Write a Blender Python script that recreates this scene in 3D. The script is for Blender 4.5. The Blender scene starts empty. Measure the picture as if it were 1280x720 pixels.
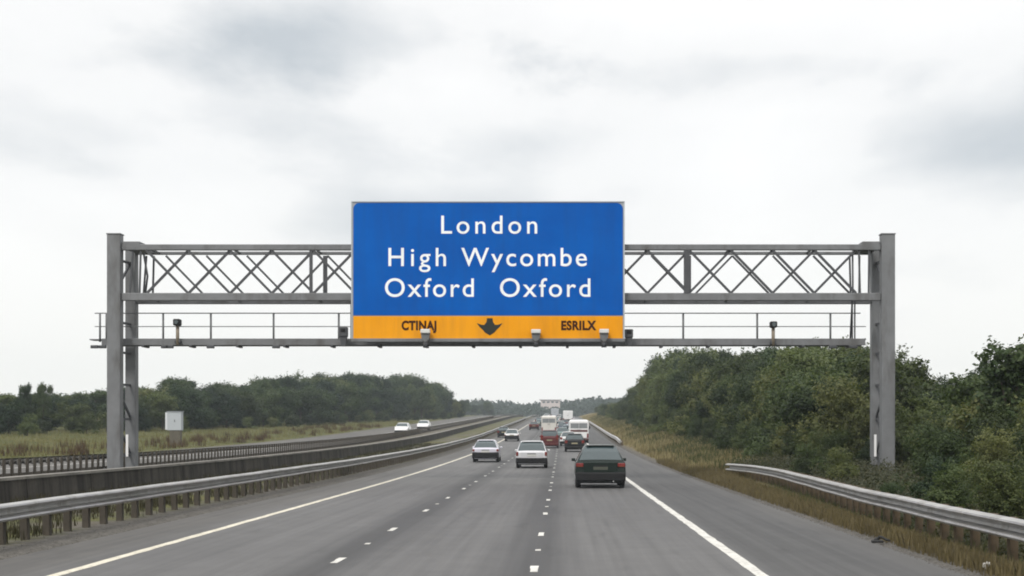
import bpy, bmesh, math, random
import numpy as np
from mathutils import Vector, Matrix

random.seed(7)
rng = np.random.default_rng(11)
SC = bpy.context.scene
COL = SC.collection
R = math.radians
F = 1800.0          # focal length in photo pixels (1280 wide)
CAM_H = 2.1

# ----------------------------------------------------------------- terrain --
def grade_z(y):
    """long profile of the motorway: level near the camera, then a steady climb"""
    y = np.asarray(y, dtype=float)
    g, a, b = 0.0200, 50.0, 200.0
    z = np.where(y <= a, 0.0, np.where(y < b, 0.5 * g / (b - a) * (y - a) ** 2,
                 0.5 * g * (b - a) + g * (y - b)))
    return z - np.where(y > 460, .5 * .014 / 180 * (np.clip(y, 460, 640) - 460) ** 2, 0) - np.where(y > 640, .014 * (y - 640), 0)

def gz(y):
    return float(grade_z(y))

HX = [-900, -300, -120, -75, -60, -48, -36, -31.0, -30.5, -20.9, -20.5, -16.8, -16.35, -10.6, -9.7, -9.2, 5.9, 6.1, 6.5, 7.6, 9.5, 12, 14, 20, 40, 120, 900]
HN = [6, 4, 2.2, 1.3, .95, .8, .55, .47, .40, .40, .45, .42, -.02, .03, .00, -.12, -.12, -.03, .03, .08, .14, .2, .26, .4, .9, 2, 5]
HF = [6, 4, 2.6, 1.8, 1.4, 1.0, .6, .47, .40, .40, .45, .42, -.02, .03, .00, -.12, -.12, -.03, .05, .3, .85, 1.5, 1.8, 2.4, 3.2, 4, 6]
def ground_off(x, y):
    t = np.clip((np.asarray(y, float) - 55) / 110.0, 0, 1); t = t * t * (3 - 2 * t)
    a = np.interp(x, HX, HN); b = np.interp(x, HX, HF)
    return a * (1 - t) + b * t
def ground_z(x, y):
    return float(grade_z(y) + ground_off(x, y))

# --------------------------------------------------------------- materials --
class NT:
    def __init__(s, name):
        s.m = bpy.data.materials.new(name); s.m.use_nodes = True
        s.t = s.m.node_tree; s.t.nodes.clear()
        s.out = s.n('ShaderNodeOutputMaterial')
    def n(s, kind, **kw):
        nd = s.t.nodes.new(kind)
        for k, v in kw.items():
            if k.startswith('i_'):
                nd.inputs[int(k[2:]) if k[2:].isdigit() else k[2:].replace('_', ' ')].default_value = v
            else: setattr(nd, k, v)
        return nd
    def l(s, a, b): s.t.links.new(a, b)
    def ramp(s, src, stops):
        r = s.n('ShaderNodeValToRGB')
        e = r.color_ramp.elements
        while len(e) < len(stops): e.new(.5)
        for el, (p, c) in zip(e, stops):
            el.position = p; el.color = c if len(c) == 4 else (*c, 1)
        s.l(src, r.inputs[0]); return r.outputs[0]
    def noise(s, vec, scale, detail=4, rough=.55, sc=None):
        if sc is not None:
            mp = s.n('ShaderNodeMapping'); mp.inputs['Scale'].default_value = sc
            s.l(vec, mp.inputs['Vector']); vec = mp.outputs[0]
        nz = s.n('ShaderNodeTexNoise'); nz.inputs['Scale'].default_value = scale
        nz.inputs['Detail'].default_value = detail; nz.inputs['Roughness'].default_value = rough
        s.l(vec, nz.inputs['Vector']); return nz.outputs['Fac']
    def mix(s, fac, a, b, blend='MIX'):
        mx = s.n('ShaderNodeMix', data_type='RGBA', blend_type=blend)
        for k, v in ((0, fac), (6, a), (7, b)):
            if hasattr(v, 'is_output'): s.l(v, mx.inputs[k])
            else: mx.inputs[k].default_value = v if k == 0 else (v if len(v) == 4 else (*v, 1))
        return mx.outputs[2]
    def math(s, op, a, b=None, c=None, clamp=False):
        m = s.n('ShaderNodeMath', operation=op, use_clamp=clamp)
        for i, v in enumerate((a, b, c)):
            if v is None: continue
            if hasattr(v, 'is_output'): s.l(v, m.inputs[i])
            else: m.inputs[i].default_value = v
        return m.outputs[0]
    def bsdf(s, col, rough=.6, metal=0, bump=None, bstr=.3, bdist=.02, spec=.5, coat=0):
        b = s.n('ShaderNodeBsdfPrincipled')
        for k, v in (('Base Color', col), ('Roughness', rough), ('Metallic', metal)):
            if hasattr(v, 'is_output'): s.l(v, b.inputs[k])
            else: b.inputs[k].default_value = (*v, 1) if k == 'Base Color' and len(v) == 3 else v
        b.inputs['Specular IOR Level'].default_value = spec
        if coat:
            b.inputs['Coat Weight'].default_value = coat; b.inputs['Coat Roughness'].default_value = .05
        if bump is not None:
            bp = s.n('ShaderNodeBump'); bp.inputs['Strength'].default_value = bstr; bp.inputs['Distance'].default_value = bdist
            s.l(bump, bp.inputs['Height']); s.l(bp.outputs[0], b.inputs['Normal'])
        s.l(b.outputs[0], s.out.inputs[0]); return b
    def pos(s): return s.n('ShaderNodeNewGeometry').outputs['Position']
    def obj(s): return s.n('ShaderNodeTexCoord').outputs['Object']

MATS = {}
def simple(name, col, rough=.6, metal=0, var=.25, scale=6, spec=.5, coat=0, dirt=None, bstr=.0):
    """a painted / metal surface with soft weathering"""
    if name in MATS: return MATS[name]
    t = NT(name); v = t.obj()
    n1 = t.noise(v, scale, 5); n2 = t.noise(v, scale * .22, 3)
    k = t.mix(.5, n1, n2)
    lo = tuple(c * (1 - var) for c in col); hi = tuple(min(1, c * (1 + var * .6)) for c in col)
    c = t.ramp(k, [(.3, lo), (.7, hi)])
    if dirt:
        d = t.noise(v, scale * .6, 6, .65, sc=(1, 1, .25))
        c = t.mix(t.ramp(d, [(.5, (0, 0, 0)), (.72, (1, 1, 1))]), c, dirt)
    rr = t.math('MULTIPLY_ADD', n1, .2, rough - .1)
    t.bsdf(c, rr, metal, bump=n1 if bstr else None, bstr=bstr, spec=spec, coat=coat)
    MATS[name] = t.m; return t.m

def make_asphalt(name, kind):
    t = NT(name); p = t.pos()
    sx = t.n('ShaderNodeSeparateXYZ'); t.l(p, sx.inputs[0]); x = sx.outputs[0]
    fine = t.noise(p, 45, 2, .7)
    mid = t.noise(p, 1.3, 5, .6)
    streak = t.noise(p, 1.0, 4, .6, sc=(1.1, .018, 1))          # long wear along the lanes
    streak2 = t.noise(p, 1.0, 3, .6, sc=(4.5, .05, 1))
    blot = t.noise(p, .16, 4, .55, sc=(1, .35, 1))
    if kind == 'main':
        # lanes polished pale in between, dark oily band along the joints at the lane lines
        wob = t.math('MULTIPLY_ADD', t.noise(p, .35, 3, .5, sc=(1, .12, 1)), .7, -.35)
        xx = t.math('ADD', x, wob)
        def band(cx, w):
            d = t.math('ABSOLUTE', t.math('SUBTRACT', xx, cx))
            mr = t.n('ShaderNodeMapRange', interpolation_type='SMOOTHSTEP', clamp=True)
            t.l(d, mr.inputs[0]); mr.inputs[1].default_value = w; mr.inputs[2].default_value = 0.05
            return mr.outputs[0]
        joint = t.math('MAXIMUM', band(-3.75, .95), band(-.50, .95))
        base = t.ramp(t.mix(.5, streak, mid), [(.3, (.098, .0965, .096)), (.7, (.138, .1355, .134))])
        base = t.mix(t.math('MULTIPLY', joint, .8), base, (.050, .0495, .0505))
        # hard shoulder right of the edge line and left margin: darker, browner, less worn
        sh = t.n('ShaderNodeMapRange', clamp=True); t.l(x, sh.inputs[0]); sh.inputs[1].default_value = 2.95; sh.inputs[2].default_value = 3.2
        base = t.mix(sh.outputs[0], base, t.ramp(t.mix(.5, streak2, mid), [(.3, (.062, .0615, .062)), (.7, (.086, .085, .084))]))
        dust = t.n('ShaderNodeMapRange', clamp=True); t.l(t.math('ADD', x, wob), dust.inputs[0]); dust.inputs[1].default_value = 5.2; dust.inputs[2].default_value = 6.0
        base = t.mix(t.math('MULTIPLY', dust.outputs[0], .45), base, (.135, .128, .118))
        shl = t.n('ShaderNodeMapRange', clamp=True); t.l(xx, shl.inputs[0]); shl.inputs[1].default_value = -7.5; shl.inputs[2].default_value = -8.3
        base = t.mix(shl.outputs[0], base, t.ramp(t.mix(.5, streak2, mid), [(.3, (.075, .072, .068)), (.7, (.112, .106, .098))]))
    else:
        base = t.ramp(t.mix(.5, streak, mid), [(.3, (.115, .11, .104)), (.7, (.165, .158, .149))])
    base = t.mix(.7, base, t.ramp(streak2, [(.25, (.62, .62, .62)), (.6, (1, 1, 1))]), 'MULTIPLY')
    oil = t.noise(p, 1.0, 5, .6, sc=(1.6, .22, 1))
    base = t.mix(.6, base, t.ramp(oil, [(.28, (.60, .60, .60)), (.42, (1, 1, 1))]), 'MULTIPLY')
    base = t.mix(.75, base, t.ramp(blot, [(.3, (.72, .72, .73)), (.65, (1.05, 1.05, 1.04))]), 'MULTIPLY')
    base = t.mix(.55, base, t.ramp(fine, [(.3, (.66, .66, .66)), (.7, (1.25, 1.25, 1.25))]), 'MULTIPLY')
    # fine cracks
    vo = t.n('ShaderNodeTexVoronoi', feature='DISTANCE_TO_EDGE'); vo.inputs['Scale'].default_value = .22
    dv = t.n('ShaderNodeVectorMath', operation='ADD')
    nz = t.n('ShaderNodeTexNoise'); nz.inputs['Scale'].default_value = .9; nz.inputs['Detail'].default_value = 6
    t.l(p, nz.inputs['Vector']); t.l(p, dv.inputs[0]); t.l(nz.outputs['Color'], dv.inputs[1]); t.l(dv.outputs[0], vo.inputs['Vector'])
    crack = t.ramp(vo.outputs['Distance'], [(0, (1, 1, 1)), (.006, (0, 0, 0))])
    gate = t.ramp(t.noise(p, .1, 3), [(.5, (0, 0, 0)), (.6, (1, 1, 1))])
    base = t.mix(t.math('MULTIPLY', t.math('MULTIPLY', crack, gate), .55), base, (.04, .04, .04))
    rough = t.math('MULTIPLY_ADD', fine, .15, .62)
    t.bsdf(base, rough, bump=t.mix(.6, fine, mid), bstr=.35, bdist=.006, spec=.3 if kind == 'main' else .05)
    return t.m

def make_paint(name='road_paint', tint=(1, 1, 1)):
    t = NT(name); p = t.pos()
    w = t.noise(p, 9, 6, .7); w2 = t.noise(p, 1.4, 4)
    c = t.ramp(w2, [(.3, (.50, .485, .44)), (.7, (.68, .665, .62))])
    c = t.mix(t.ramp(w, [(.50, (0, 0, 0)), (.66, (.8, .8, .8))]), c, (.2, .195, .19))
    c = t.mix(1.0, c, tint, 'MULTIPLY')
    t.bsdf(c, .6, bump=w, bstr=.2, bdist=.004); return t.m

def make_ground():
    t = NT('verge_ground'); p = t.pos()
    sx = t.n('ShaderNodeSeparateXYZ'); t.l(p, sx.inputs[0]); x = sx.outputs[0]; y = sx.outputs[1]
    n1 = t.noise(p, .25, 5); n2 = t.noise(p, 2.2, 6, .65); n3 = t.noise(p, 14, 3, .7)
    green = t.ramp(n1, [(.3, (.052, .062, .022)), (.5, (.082, .088, .035)), (.7, (.13, .115, .05))])
    dry = t.ramp(t.mix(.5, n1, n2), [(.3, (.095, .078, .04)), (.5, (.15, .122, .064)), (.68, (.22, .185, .105))])
    soil = t.ramp(n2, [(.3, (.085, .075, .058)), (.7, (.16, .145, .118))])
    gravel = t.ramp(t.mix(.5, n2, n3), [(.3, (.062, .058, .052)), (.7, (.15, .141, .128))])
    def step(src, a, b):
        mr = t.n('ShaderNodeMapRange', clamp=True, interpolation_type='SMOOTHSTEP'); t.l(src, mr.inputs[0])
        mr.inputs[1].default_value = a; mr.inputs[2].default_value = b; return mr.outputs[0]
    xw = t.math('ADD', x, t.math('MULTIPLY_ADD', n2, 1.6, -.8))
    c = green
    lim = t.n('ShaderNodeMapRange', clamp=True); t.l(y, lim.inputs[0]); lim.inputs[1].default_value = 50; lim.inputs[2].default_value = 80; lim.inputs[3].default_value = 4.2; lim.inputs[4].default_value = 0
    xs = t.math('ADD', xw, lim.outputs[0])
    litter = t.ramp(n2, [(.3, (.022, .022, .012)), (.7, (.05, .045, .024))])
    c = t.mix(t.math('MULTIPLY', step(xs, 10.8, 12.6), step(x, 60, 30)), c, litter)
    c = t.mix(t.math('MULTIPLY', step(xw, 5.9, 6.4), step(xs, 12.6, 10.8)), c, dry)
    c = t.mix(t.math('MULTIPLY', step(xw, 5.0, 5.6), step(xw, 6.9, 6.3)), c, gravel)
    c = t.mix(t.math('MULTIPLY', step(x, -17, -16.2), step(xw, -9.4, -10.2)), c, t.mix(step(n1, .4, .55), soil, green))
    c = t.mix(t.math('MULTIPLY', step(xw, -11.0, -10.0), step(x, -8, -9)), c, gravel)
    c = t.mix(t.math('MULTIPLY', step(x, -31.5, -30.5), step(x, -16.5, -17)), c, soil)
    c = t.mix(.5, c, t.ramp(n3, [(.3, (.6, .6, .6)), (.7, (1.3, 1.3, 1.3))]), 'MULTIPLY')
    t.bsdf(c, .95, bump=t.mix(.5, n2, n3), bstr=.8, bdist=.06, spec=.1); return t.m

def make_leaf(name, cols, trans=.25):
    t = NT(name)
    a = t.n('ShaderNodeAttribute', attribute_name='tint')
    oi = t.n('ShaderNodeObjectInfo')
    n = t.noise(t.obj(), .45, 3)
    k = t.math('ADD', t.math('MULTIPLY', a.outputs['Fac'], .26), t.math('ADD', t.math('MULTIPLY', n, .70), t.math('MULTIPLY_ADD', oi.outputs['Random'], .75, -.40)))
    c = t.ramp(k, [(.15, cols[0]), (.45, cols[1]), (.62, cols[2]), (.85, cols[3])])
    d = t.n('ShaderNodeBsdfPrincipled'); t.l(c, d.inputs['Base Color']); d.inputs['Roughness'].default_value = .6
    d.inputs['Specular IOR Level'].default_value = .25
    tr = t.n('ShaderNodeBsdfTranslucent'); t.l(t.mix(1.0, c, (1.2, 1.3, .6), 'MULTIPLY'), tr.inputs[0])
    ms = t.n('ShaderNodeMixShader'); ms.inputs[0].default_value = trans
    t.l(d.outputs[0], ms.inputs[1]); t.l(tr.outputs[0], ms.inputs[2]); t.l(ms.outputs[0], t.out.inputs[0])
    return t.m

M_ASPH = make_asphalt('asphalt', 'main')
M_ASPH2 = make_asphalt('asphalt_pale', 'far')
M_PAINT = make_paint()
M_PAINTW = make_paint('road_paint_cream', (1.0, .95, .83))
M_GROUND = make_ground()
M_LEAF = make_leaf('leaves_green', [(.020, .034, .012), (.042, .064, .020), (.068, .095, .031), (.105, .128, .046)])
M_LEAF2 = make_leaf('leaves_olive', [(.024, .036, .012), (.050, .067, .021), (.082, .100, .033), (.13, .138, .050)])
M_LEAF3 = make_leaf('leaves_blue_green', [(.012, .026, .012), (.026, .047, .020), (.043, .068, .026), (.066, .09, .034)])
M_DRY = make_leaf('dry_grass', [(.085, .068, .034), (.145, .116, .058), (.215, .178, .092), (.30, .26, .15)], .2)
M_GRASS = make_leaf('green_grass', [(.04, .05, .016), (.07, .080, .028), (.11, .112, .042), (.17, .155, .07)], .2)
M_BRAMBLE = make_leaf('bramble', [(.012, .016, .006), (.022, .027, .009), (.036, .038, .014), (.07, .055, .025)], .15)
M_ROUGH = make_leaf('rough_grass', [(.022, .021, .010), (.036, .033, .015), (.058, .049, .024), (.09, .07, .038)], .2)
M_WEED = make_leaf('brown_weeds', [(.05, .03, .017), (.085, .052, .028), (.12, .078, .042), (.16, .115, .06)], .2)
M_BARK = simple('bark', (.07, .055, .04), .9, var=.4, bstr=.6)
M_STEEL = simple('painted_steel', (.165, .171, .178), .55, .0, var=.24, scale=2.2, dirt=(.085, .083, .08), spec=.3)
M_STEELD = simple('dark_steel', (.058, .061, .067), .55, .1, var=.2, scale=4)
M_GALV = simple('galvanised', (.40, .395, .385), .42, .55, var=.3, scale=3, dirt=(.25, .235, .21))
M_GALVD = simple('weathered_galvanised', (.17, .165, .155), .6, .35, var=.3, scale=3, dirt=(.11, .098, .08))
M_TIMBER = simple('dark_post', (.062, .052, .038), .85, var=.4, scale=9, bstr=.4)
M_TIMBERB = simple('brown_post', (.10, .072, .042), .85, var=.4, scale=9, bstr=.4)
M_WALL = None
M_BLACK = simple('black_plastic', (.012, .012, .013), .6, var=.3, spec=.22)
M_TYRE = simple('tyre_rubber', (.014, .014, .014), .85, var=.3)
M_RIM = simple('alloy_rim', (.45, .45, .46), .3, .9, var=.1)
M_GLASS = simple('car_glass', (.035, .055, .06), .06, 0, var=.1, spec=.9)
M_GREYGL = simple('grey_glass', (.20, .215, .22), .15, var=.2)
M_CHROME = simple('chrome', (.6, .6, .6), .15, 1, var=.1)
M_REDL = simple('tail_lamp_red', (.15, .010, .009), .25, var=.2, spec=.4, coat=.1)
M_AMBER = simple('amber_lamp', (.16, .035, .012), .2, var=.1)
M_CLEAR = simple('clear_lamp', (.6, .6, .58), .15, .2, var=.1)
M_PLATE = simple('dull_plate', (.30, .27, .17), .5, var=.1)
M_PLATED = simple('dark_plate', (.05, .055, .04), .5, var=.1)  # plate in a dark green-grey, low contrast against the dark green hatchback

def make_wall():
    t = NT('concrete_wall'); p = t.pos()
    n1 = t.noise(p, .8, 6, .6); n2 = t.noise(p, 6, 5, .65)
    st = t.noise(p, 1.0, 5, .6, sc=(1, 1.6, .12))
    c = t.ramp(t.mix(.5, n1, n2), [(.3, (.036, .032, .027)), (.7, (.082, .074, .063))])
    c = t.mix(t.ramp(st, [(.44, (0, 0, 0)), (.62, (.9, .9, .9))]), c, (.018, .016, .014))
    t.bsdf(c, .9, bump=n2, bstr=.5, bdist=.02, spec=.2); return t.m
M_WALL = make_wall()
M_COPE = simple('coping_concrete', (.20, .188, .168), .85, var=.45, scale=1.2, bstr=.3, dirt=(.07, .065, .055))
M_PLINTH = simple('dull_plinth', (.11, .098, .075), .9, var=.3)
def make_sign(name, c0, c1, rough):
    t = NT(name); v = t.obj()
    n = t.noise(v, .5, 4); st = t.noise(v, 1.0, 4, .6, sc=(2.5, 1, .25))
    c = t.ramp(n, [(.3, c0), (.7, c1)])
    c = t.mix(t.math('MULTIPLY', t.ramp(st, [(.45, (0, 0, 0)), (.75, (1, 1, 1))]), .16), c, (.02, .04, .06))
    t.bsdf(c, rough, spec=.05); return t.m
M_BLUE = make_sign('sign_blue', (.0, .078, .36), (.0, .100, .43), .6)
M_YELL = make_sign('sign_yellow', (.72, .29, .006), (.80, .335, .012), .45)
M_WHITE = make_sign('sign_white', (.80, .84, .86), (.88, .90, .91), .45)
M_DKLET = make_sign('sign_dark_letters', (.045, .014, .004), (.06, .02, .006), .5)
M_ARROW = make_sign('sign_dark_arrow', (.03, .034, .03), (.04, .042, .035), .5)

# ------------------------------------------------------------ mesh helpers --
class MB:
    def __init__(s): s.v = []; s.f = []; s.smooth = []
    def add(s, vs, fs, smooth=False):
        o = len(s.v); s.v += [tuple(v) for v in vs]
        s.f += [tuple(i + o for i in f) for f in fs]; s.smooth += [smooth] * len(fs); return s
    def box(s, x0, x1, y0, y1, z0, z1):
        vs = [(x, y, z) for z in (z0, z1) for y in (y0, y1) for x in (x0, x1)]
        return s.add(vs, [(0, 2, 3, 1), (4, 5, 7, 6), (0, 1, 5, 4), (2, 6, 7, 3), (0, 4, 6, 2), (1, 3, 7, 5)])
    def cbox(s, c, d, ch=.02):
        """box with chamfered edges (centre, size)"""
        bm = bmesh.new(); bmesh.ops.create_cube(bm, size=1, matrix=Matrix.Translation(c) @ Matrix.Diagonal((*d, 1)))
        ch = min(ch, min(d) * .45)
        bmesh.ops.bevel(bm, geom=bm.edges[:], offset=ch, segments=2, affect='EDGES', profile=.5)
        bm.verts.index_update()
        s.add([v.co[:] for v in bm.verts], [[v.index for v in f.verts] for f in bm.faces]); bm.free(); return s
    def beam(s, a, b, w, h, up=(0, 0, 1)):
        a = Vector(a); b = Vector(b); d = (b - a).normalized(); u = Vector(up)
        if abs(d.dot(u)) > .98: u = Vector((0, 1, 0))
        r = d.cross(u).normalized(); u = r.cross(d).normalized()
        vs = [p + r * (i * w / 2) + u * (j * h / 2) for p in (a, b) for i, j in ((-1, -1), (1, -1), (1, 1), (-1, 1))]
        return s.add(vs, [(3, 2, 1, 0), (4, 5, 6, 7), (0, 1, 5, 4), (1, 2, 6, 5), (2, 3, 7, 6), (3, 0, 4, 7)])
    def tube(s, pts, r, n=8, r1=None):
        pts = [Vector(p) for p in pts]; vs = []; fs = []; m = len(pts)
        for i, p in enumerate(pts):
            d = (pts[min(i + 1, m - 1)] - pts[max(i - 1, 0)]).normalized()
            u = Vector((0, 0, 1)) if abs(d.z) < .9 else Vector((0, 1, 0))
            e = d.cross(u).normalized(); g = e.cross(d)
            rr = r if r1 is None else r + (r1 - r) * i / (m - 1)
            vs += [p + (e * math.cos(2 * math.pi * k / n) + g * math.sin(2 * math.pi * k / n)) * rr for k in range(n)]
        for i in range(m - 1):
            for k in range(n):
                k2 = (k + 1) % n; fs.append((i * n + k, i * n + k2, (i + 1) * n + k2, (i + 1) * n + k))
        s.add(vs, fs, True); o = len(s.v) - len(vs)
        s.f += [tuple(o + k for k in range(n))[::-1], tuple(o + (m - 1) * n + k for k in range(n))]; s.smooth += [False, False]
        return s
    def disc_x(s, c, r, w, n=24, inner=0):
        """solid of revolution about the local x axis: wheel-like profile"""
        prof = [(-w / 2, r * .86), (-w / 2 + w * .12, r), (w / 2 - w * .12, r), (w / 2, r * .86)]
        if inner: prof = [(-w / 2 + .01, inner)] + prof + [(w / 2 - .01, inner)]
        vs = []; m = len(prof)
        for k in range(n):
            a = 2 * math.pi * k / n
            vs += [(c[0] + px, c[1] + math.cos(a) * pr, c[2] + math.sin(a) * pr) for px, pr in prof]
        fs = [(k * m + i, k * m + i + 1, ((k + 1) % n) * m + i + 1, ((k + 1) % n) * m + i) for k in range(n) for i in range(m - 1)]
        s.add(vs, fs, True); o = len(s.v) - len(vs)
        s.f += [tuple(o + k * m for k in range(n)), tuple(o + k * m + m - 1 for k in range(n))[::-1]]; s.smooth += [False, False]
        return s
    def prism_y(s, pts, y0, y1):
        n = len(pts)
        vs = [(x, y0, z) for x, z in pts] + [(x, y1, z) for x, z in pts]
        return s.add(vs, [tuple(range(n)), tuple(range(2 * n - 1, n - 1, -1))] + [(i, i + n, (i + 1) % n + n, (i + 1) % n) for i in range(n)])
    def build(s, name, mat, parent=None, loc=None, fix=True, bevel=0):
        me = bpy.data.meshes.new(name); me.from_pydata(s.v, [], s.f)
        me.polygons.foreach_set('use_smooth', s.smooth)
        if fix:
            bm = bmesh.new(); bm.from_mesh(me); bmesh.ops.recalc_face_normals(bm, faces=bm.faces[:]); bm.to_mesh(me); bm.free()
        me.materials.append(mat); me.update()
        o = bpy.data.objects.new(name, me); COL.objects.link(o)
        if parent: o.parent = parent
        if loc: o.location = loc
        if bevel:
            md = o.modifiers.new('bevel', 'BEVEL'); md.width = bevel; md.segments = 2; md.limit_method = 'ANGLE'
        return o

def tag(o, label=None, cat=None, group=None, kind=None):
    if label: o['label'] = label
    if cat: o['category'] = cat
    if group: o['group'] = group
    if kind: o['kind'] = kind
    return o
def empty(name, loc, label, cat, group=None, rz=0):
    o = bpy.data.objects.new(name, None); COL.objects.link(o); o.location = loc; o.rotation_euler.z = rz
    o.empty_display_size = .3
    return tag(o, label, cat, group)
def strip(name, x0, x1, ys, off, mat, thick=0, xsub=1):
    """a road-like sheet that follows the long profile"""
    m = MB(); n = len(ys); vs = []; fs = []
    for y in ys:
        for i in range(xsub + 1): vs.append((x0 + (x1 - x0) * i / xsub, y, gz(y) + off))
    w = xsub + 1
    for j in range(n - 1):
        for i in range(xsub): fs.append((j * w + i, j * w + i + 1, (j + 1) * w + i + 1, (j + 1) * w + i))
    return m.add(vs, fs).build(name, mat)

YS = list(np.concatenate([np.arange(-30, 260, 5.0), np.arange(260, 900, 15.0), np.arange(900, 1501, 60.0)]))

# ------------------------------------------------------------- the setting --
def build_terrain():
    xs = np.array(sorted(set(HX + [-600, -200, -90, -66, -54, -42, -28, -24, -18.5, -14.5, -12.5, 7, 8.2, 10.5, 16, 26, 32, 60, 85, 200, 400])), float)
    ys = np.array(YS)
    X, Y = np.meshgrid(xs, ys); Z = grade_z(Y) + ground_off(X, Y)
    n = len(xs); vs = np.stack([X, Y, Z], -1).reshape(-1, 3).tolist()
    fs = [(j * n + i, j * n + i + 1, (j + 1) * n + i + 1, (j + 1) * n + i) for j in range(len(ys) - 1) for i in range(n - 1)]
    o = MB().add(vs, fs, True).build('ground', M_GROUND); tag(o, 'grass verge, field and soil on both sides of the motorway', kind='structure')
build_terrain()
tag(strip('road', -9.25, 5.98, YS, 0, M_ASPH, xsub=4), 'worn grey asphalt carriageway with three lanes and hard shoulder', kind='structure')
tag(strip('opposite_road', -30.4, -20.95, YS, .5, M_ASPH2, xsub=2), 'raised pale carriageway for oncoming traffic', kind='structure')

def ragged_line(name, x, w, y0, y1, lab, mat=None):
    ys = np.concatenate([np.arange(y0, min(y1, 260), .6), np.arange(min(y1, 260), y1 + 1, 15)]) if y1 > 260 else np.arange(y0, y1, .6)
    m = MB(); vs = []
    for y in ys:
        j = .012
        vs += [(x - w / 2 + random.uniform(-j, j), y, gz(y) + .004), (x + w / 2 + random.uniform(-j, j), y, gz(y) + .004)]
    fs = [(2 * i, 2 * i + 1, 2 * i + 3, 2 * i + 2) for i in range(len(ys) - 1)]
    return tag(m.add(vs, fs).build(name, mat or M_PAINT), lab, kind='structure')
ragged_line('road_edge_marking', -7.45, .19, -20, 900, 'solid cream white edge line along the left margin', M_PAINTW)
ragged_line('road_edge_marking', 2.94, .19, -20, 900, 'solid white edge line beside the hard shoulder')
def dashes(name, x, y0, lab):
    m = MB(); y = y0; k = 0
    while y < 700:
        ln = 1.0; n = 3; vs = []
        for i in range(n + 1):
            yy = y + ln * i / n
            vs += [(x - .06 + random.uniform(-.012, .012), yy, gz(yy) + .004), (x + .06 + random.uniform(-.012, .012), yy, gz(yy) + .004)]
        m.add(vs, [(2 * i, 2 * i + 1, 2 * i + 3, 2 * i + 2) for i in range(n)])
        if k % 2 == 0:   # small worn half dash in between
            yy = y + 3.9
            m.add([(x - .05, yy, gz(yy) + .004), (x + .05, yy, gz(yy) + .004), (x + .045, yy + .35, gz(yy) + .004), (x - .05, yy + .3, gz(yy) + .004)], [(0, 1, 2, 3)])
        y += 7.6; k += 1
    return tag(m.build(name, M_PAINT), lab, kind='structure')
dashes('road_lane_marking', -3.67, 8.0, 'broken white line between the left and middle lanes')
dashes('road_lane_marking', -.42, 6.5, 'broken white line between the middle and right lanes')
ragged_line('opposite_road_marking', -24.6, .15, 20, 500, 'white line on the raised opposite carriageway')
for o in (bpy.data.objects['opposite_road_marking'],): o.location.z = .5

# stone dust washed along the asphalt edge
def gravel():
    n = 9000
    y = 9 + 150 * rng.random(n) ** 1.6
    x = 6.02 + np.abs(rng.normal(0, .26, n)) - .12
    side = rng.random(n) < .32
    x = np.where(side, -9.5 - np.abs(rng.normal(0, .4, n)) + .25, x)
    m = MB(); s = rng.uniform(.005, .018, n)
    oct_f = [(0, 2, 4), (2, 1, 4), (1, 3, 4), (3, 0, 4), (2, 0, 5), (1, 2, 5), (3, 1, 5), (0, 3, 5)]
    for i in range(n):
        z = max(ground_z(x[i], y[i]), gz(y[i]) if -9.25 < x[i] < 5.98 else -9) + s[i] * .3
        a, b, c = s[i] * rng.uniform(.6, 1.3, 3)
        m.add([(x[i] - a, y[i], z), (x[i] + a, y[i] + .01, z), (x[i], y[i] - b, z), (x[i], y[i] + b, z), (x[i], y[i], z + c), (x[i], y[i], z - c)], oct_f)
    tag(m.build('gravel', simple('grit', (.13, .123, .112), .9, var=.4, scale=8), fix=False), 'loose grey grit along both edges of the asphalt', kind='stuff')
gravel()

# ----------------------------------------------------------------- barriers --
W_PROF = [(-.02, -.165), (.05, -.16), (.12, -.14), (.135, -.11), (.12, -.082), (.0, -.062), (-.06, -.05), (-.07, 0), (-.06, .05), (.0, .062), (.12, .082), (.135, .11), (.12, .14), (.05, .16), (-.02, .165)]
def rail_mesh(path, side, scale=1.0):
    """W-profile steel rail along a path of points; side=+1 faces +x"""
    prof = [(a * scale, b * scale) for a, b in W_PROF]
    prof = prof + [(a - .012, b) for a, b in reversed(prof)]
    m = MB(); n = len(prof); vs = []
    for i, p in enumerate(path):
        q0 = path[max(i - 1, 0)]; q1 = path[min(i + 1, len(path) - 1)]
        dx, dy = q1[0] - q0[0], q1[1] - q0[1]; L = math.hypot(dx, dy) or 1
        nx, ny = dy / L * side, -dx / L * side
        vs += [(p[0] + nx * a, p[1] + ny * a, p[2] + b) for a, b in prof]
    fs = [(i * n + k, i * n + (k + 1) % n, (i + 1) * n + (k + 1) % n, (i + 1) * n + k) for i in range(len(path) - 1) for k in range(n)]
    fs += [tuple(range(n)), tuple((len(path) - 1) * n + k for k in range(n))]
    return m.add(vs, fs)
def post_mb(w, d, h):
    m = MB(); m.cbox((0, 0, h / 2 - .2), (w, d, h + .4), .012); return m

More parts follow.
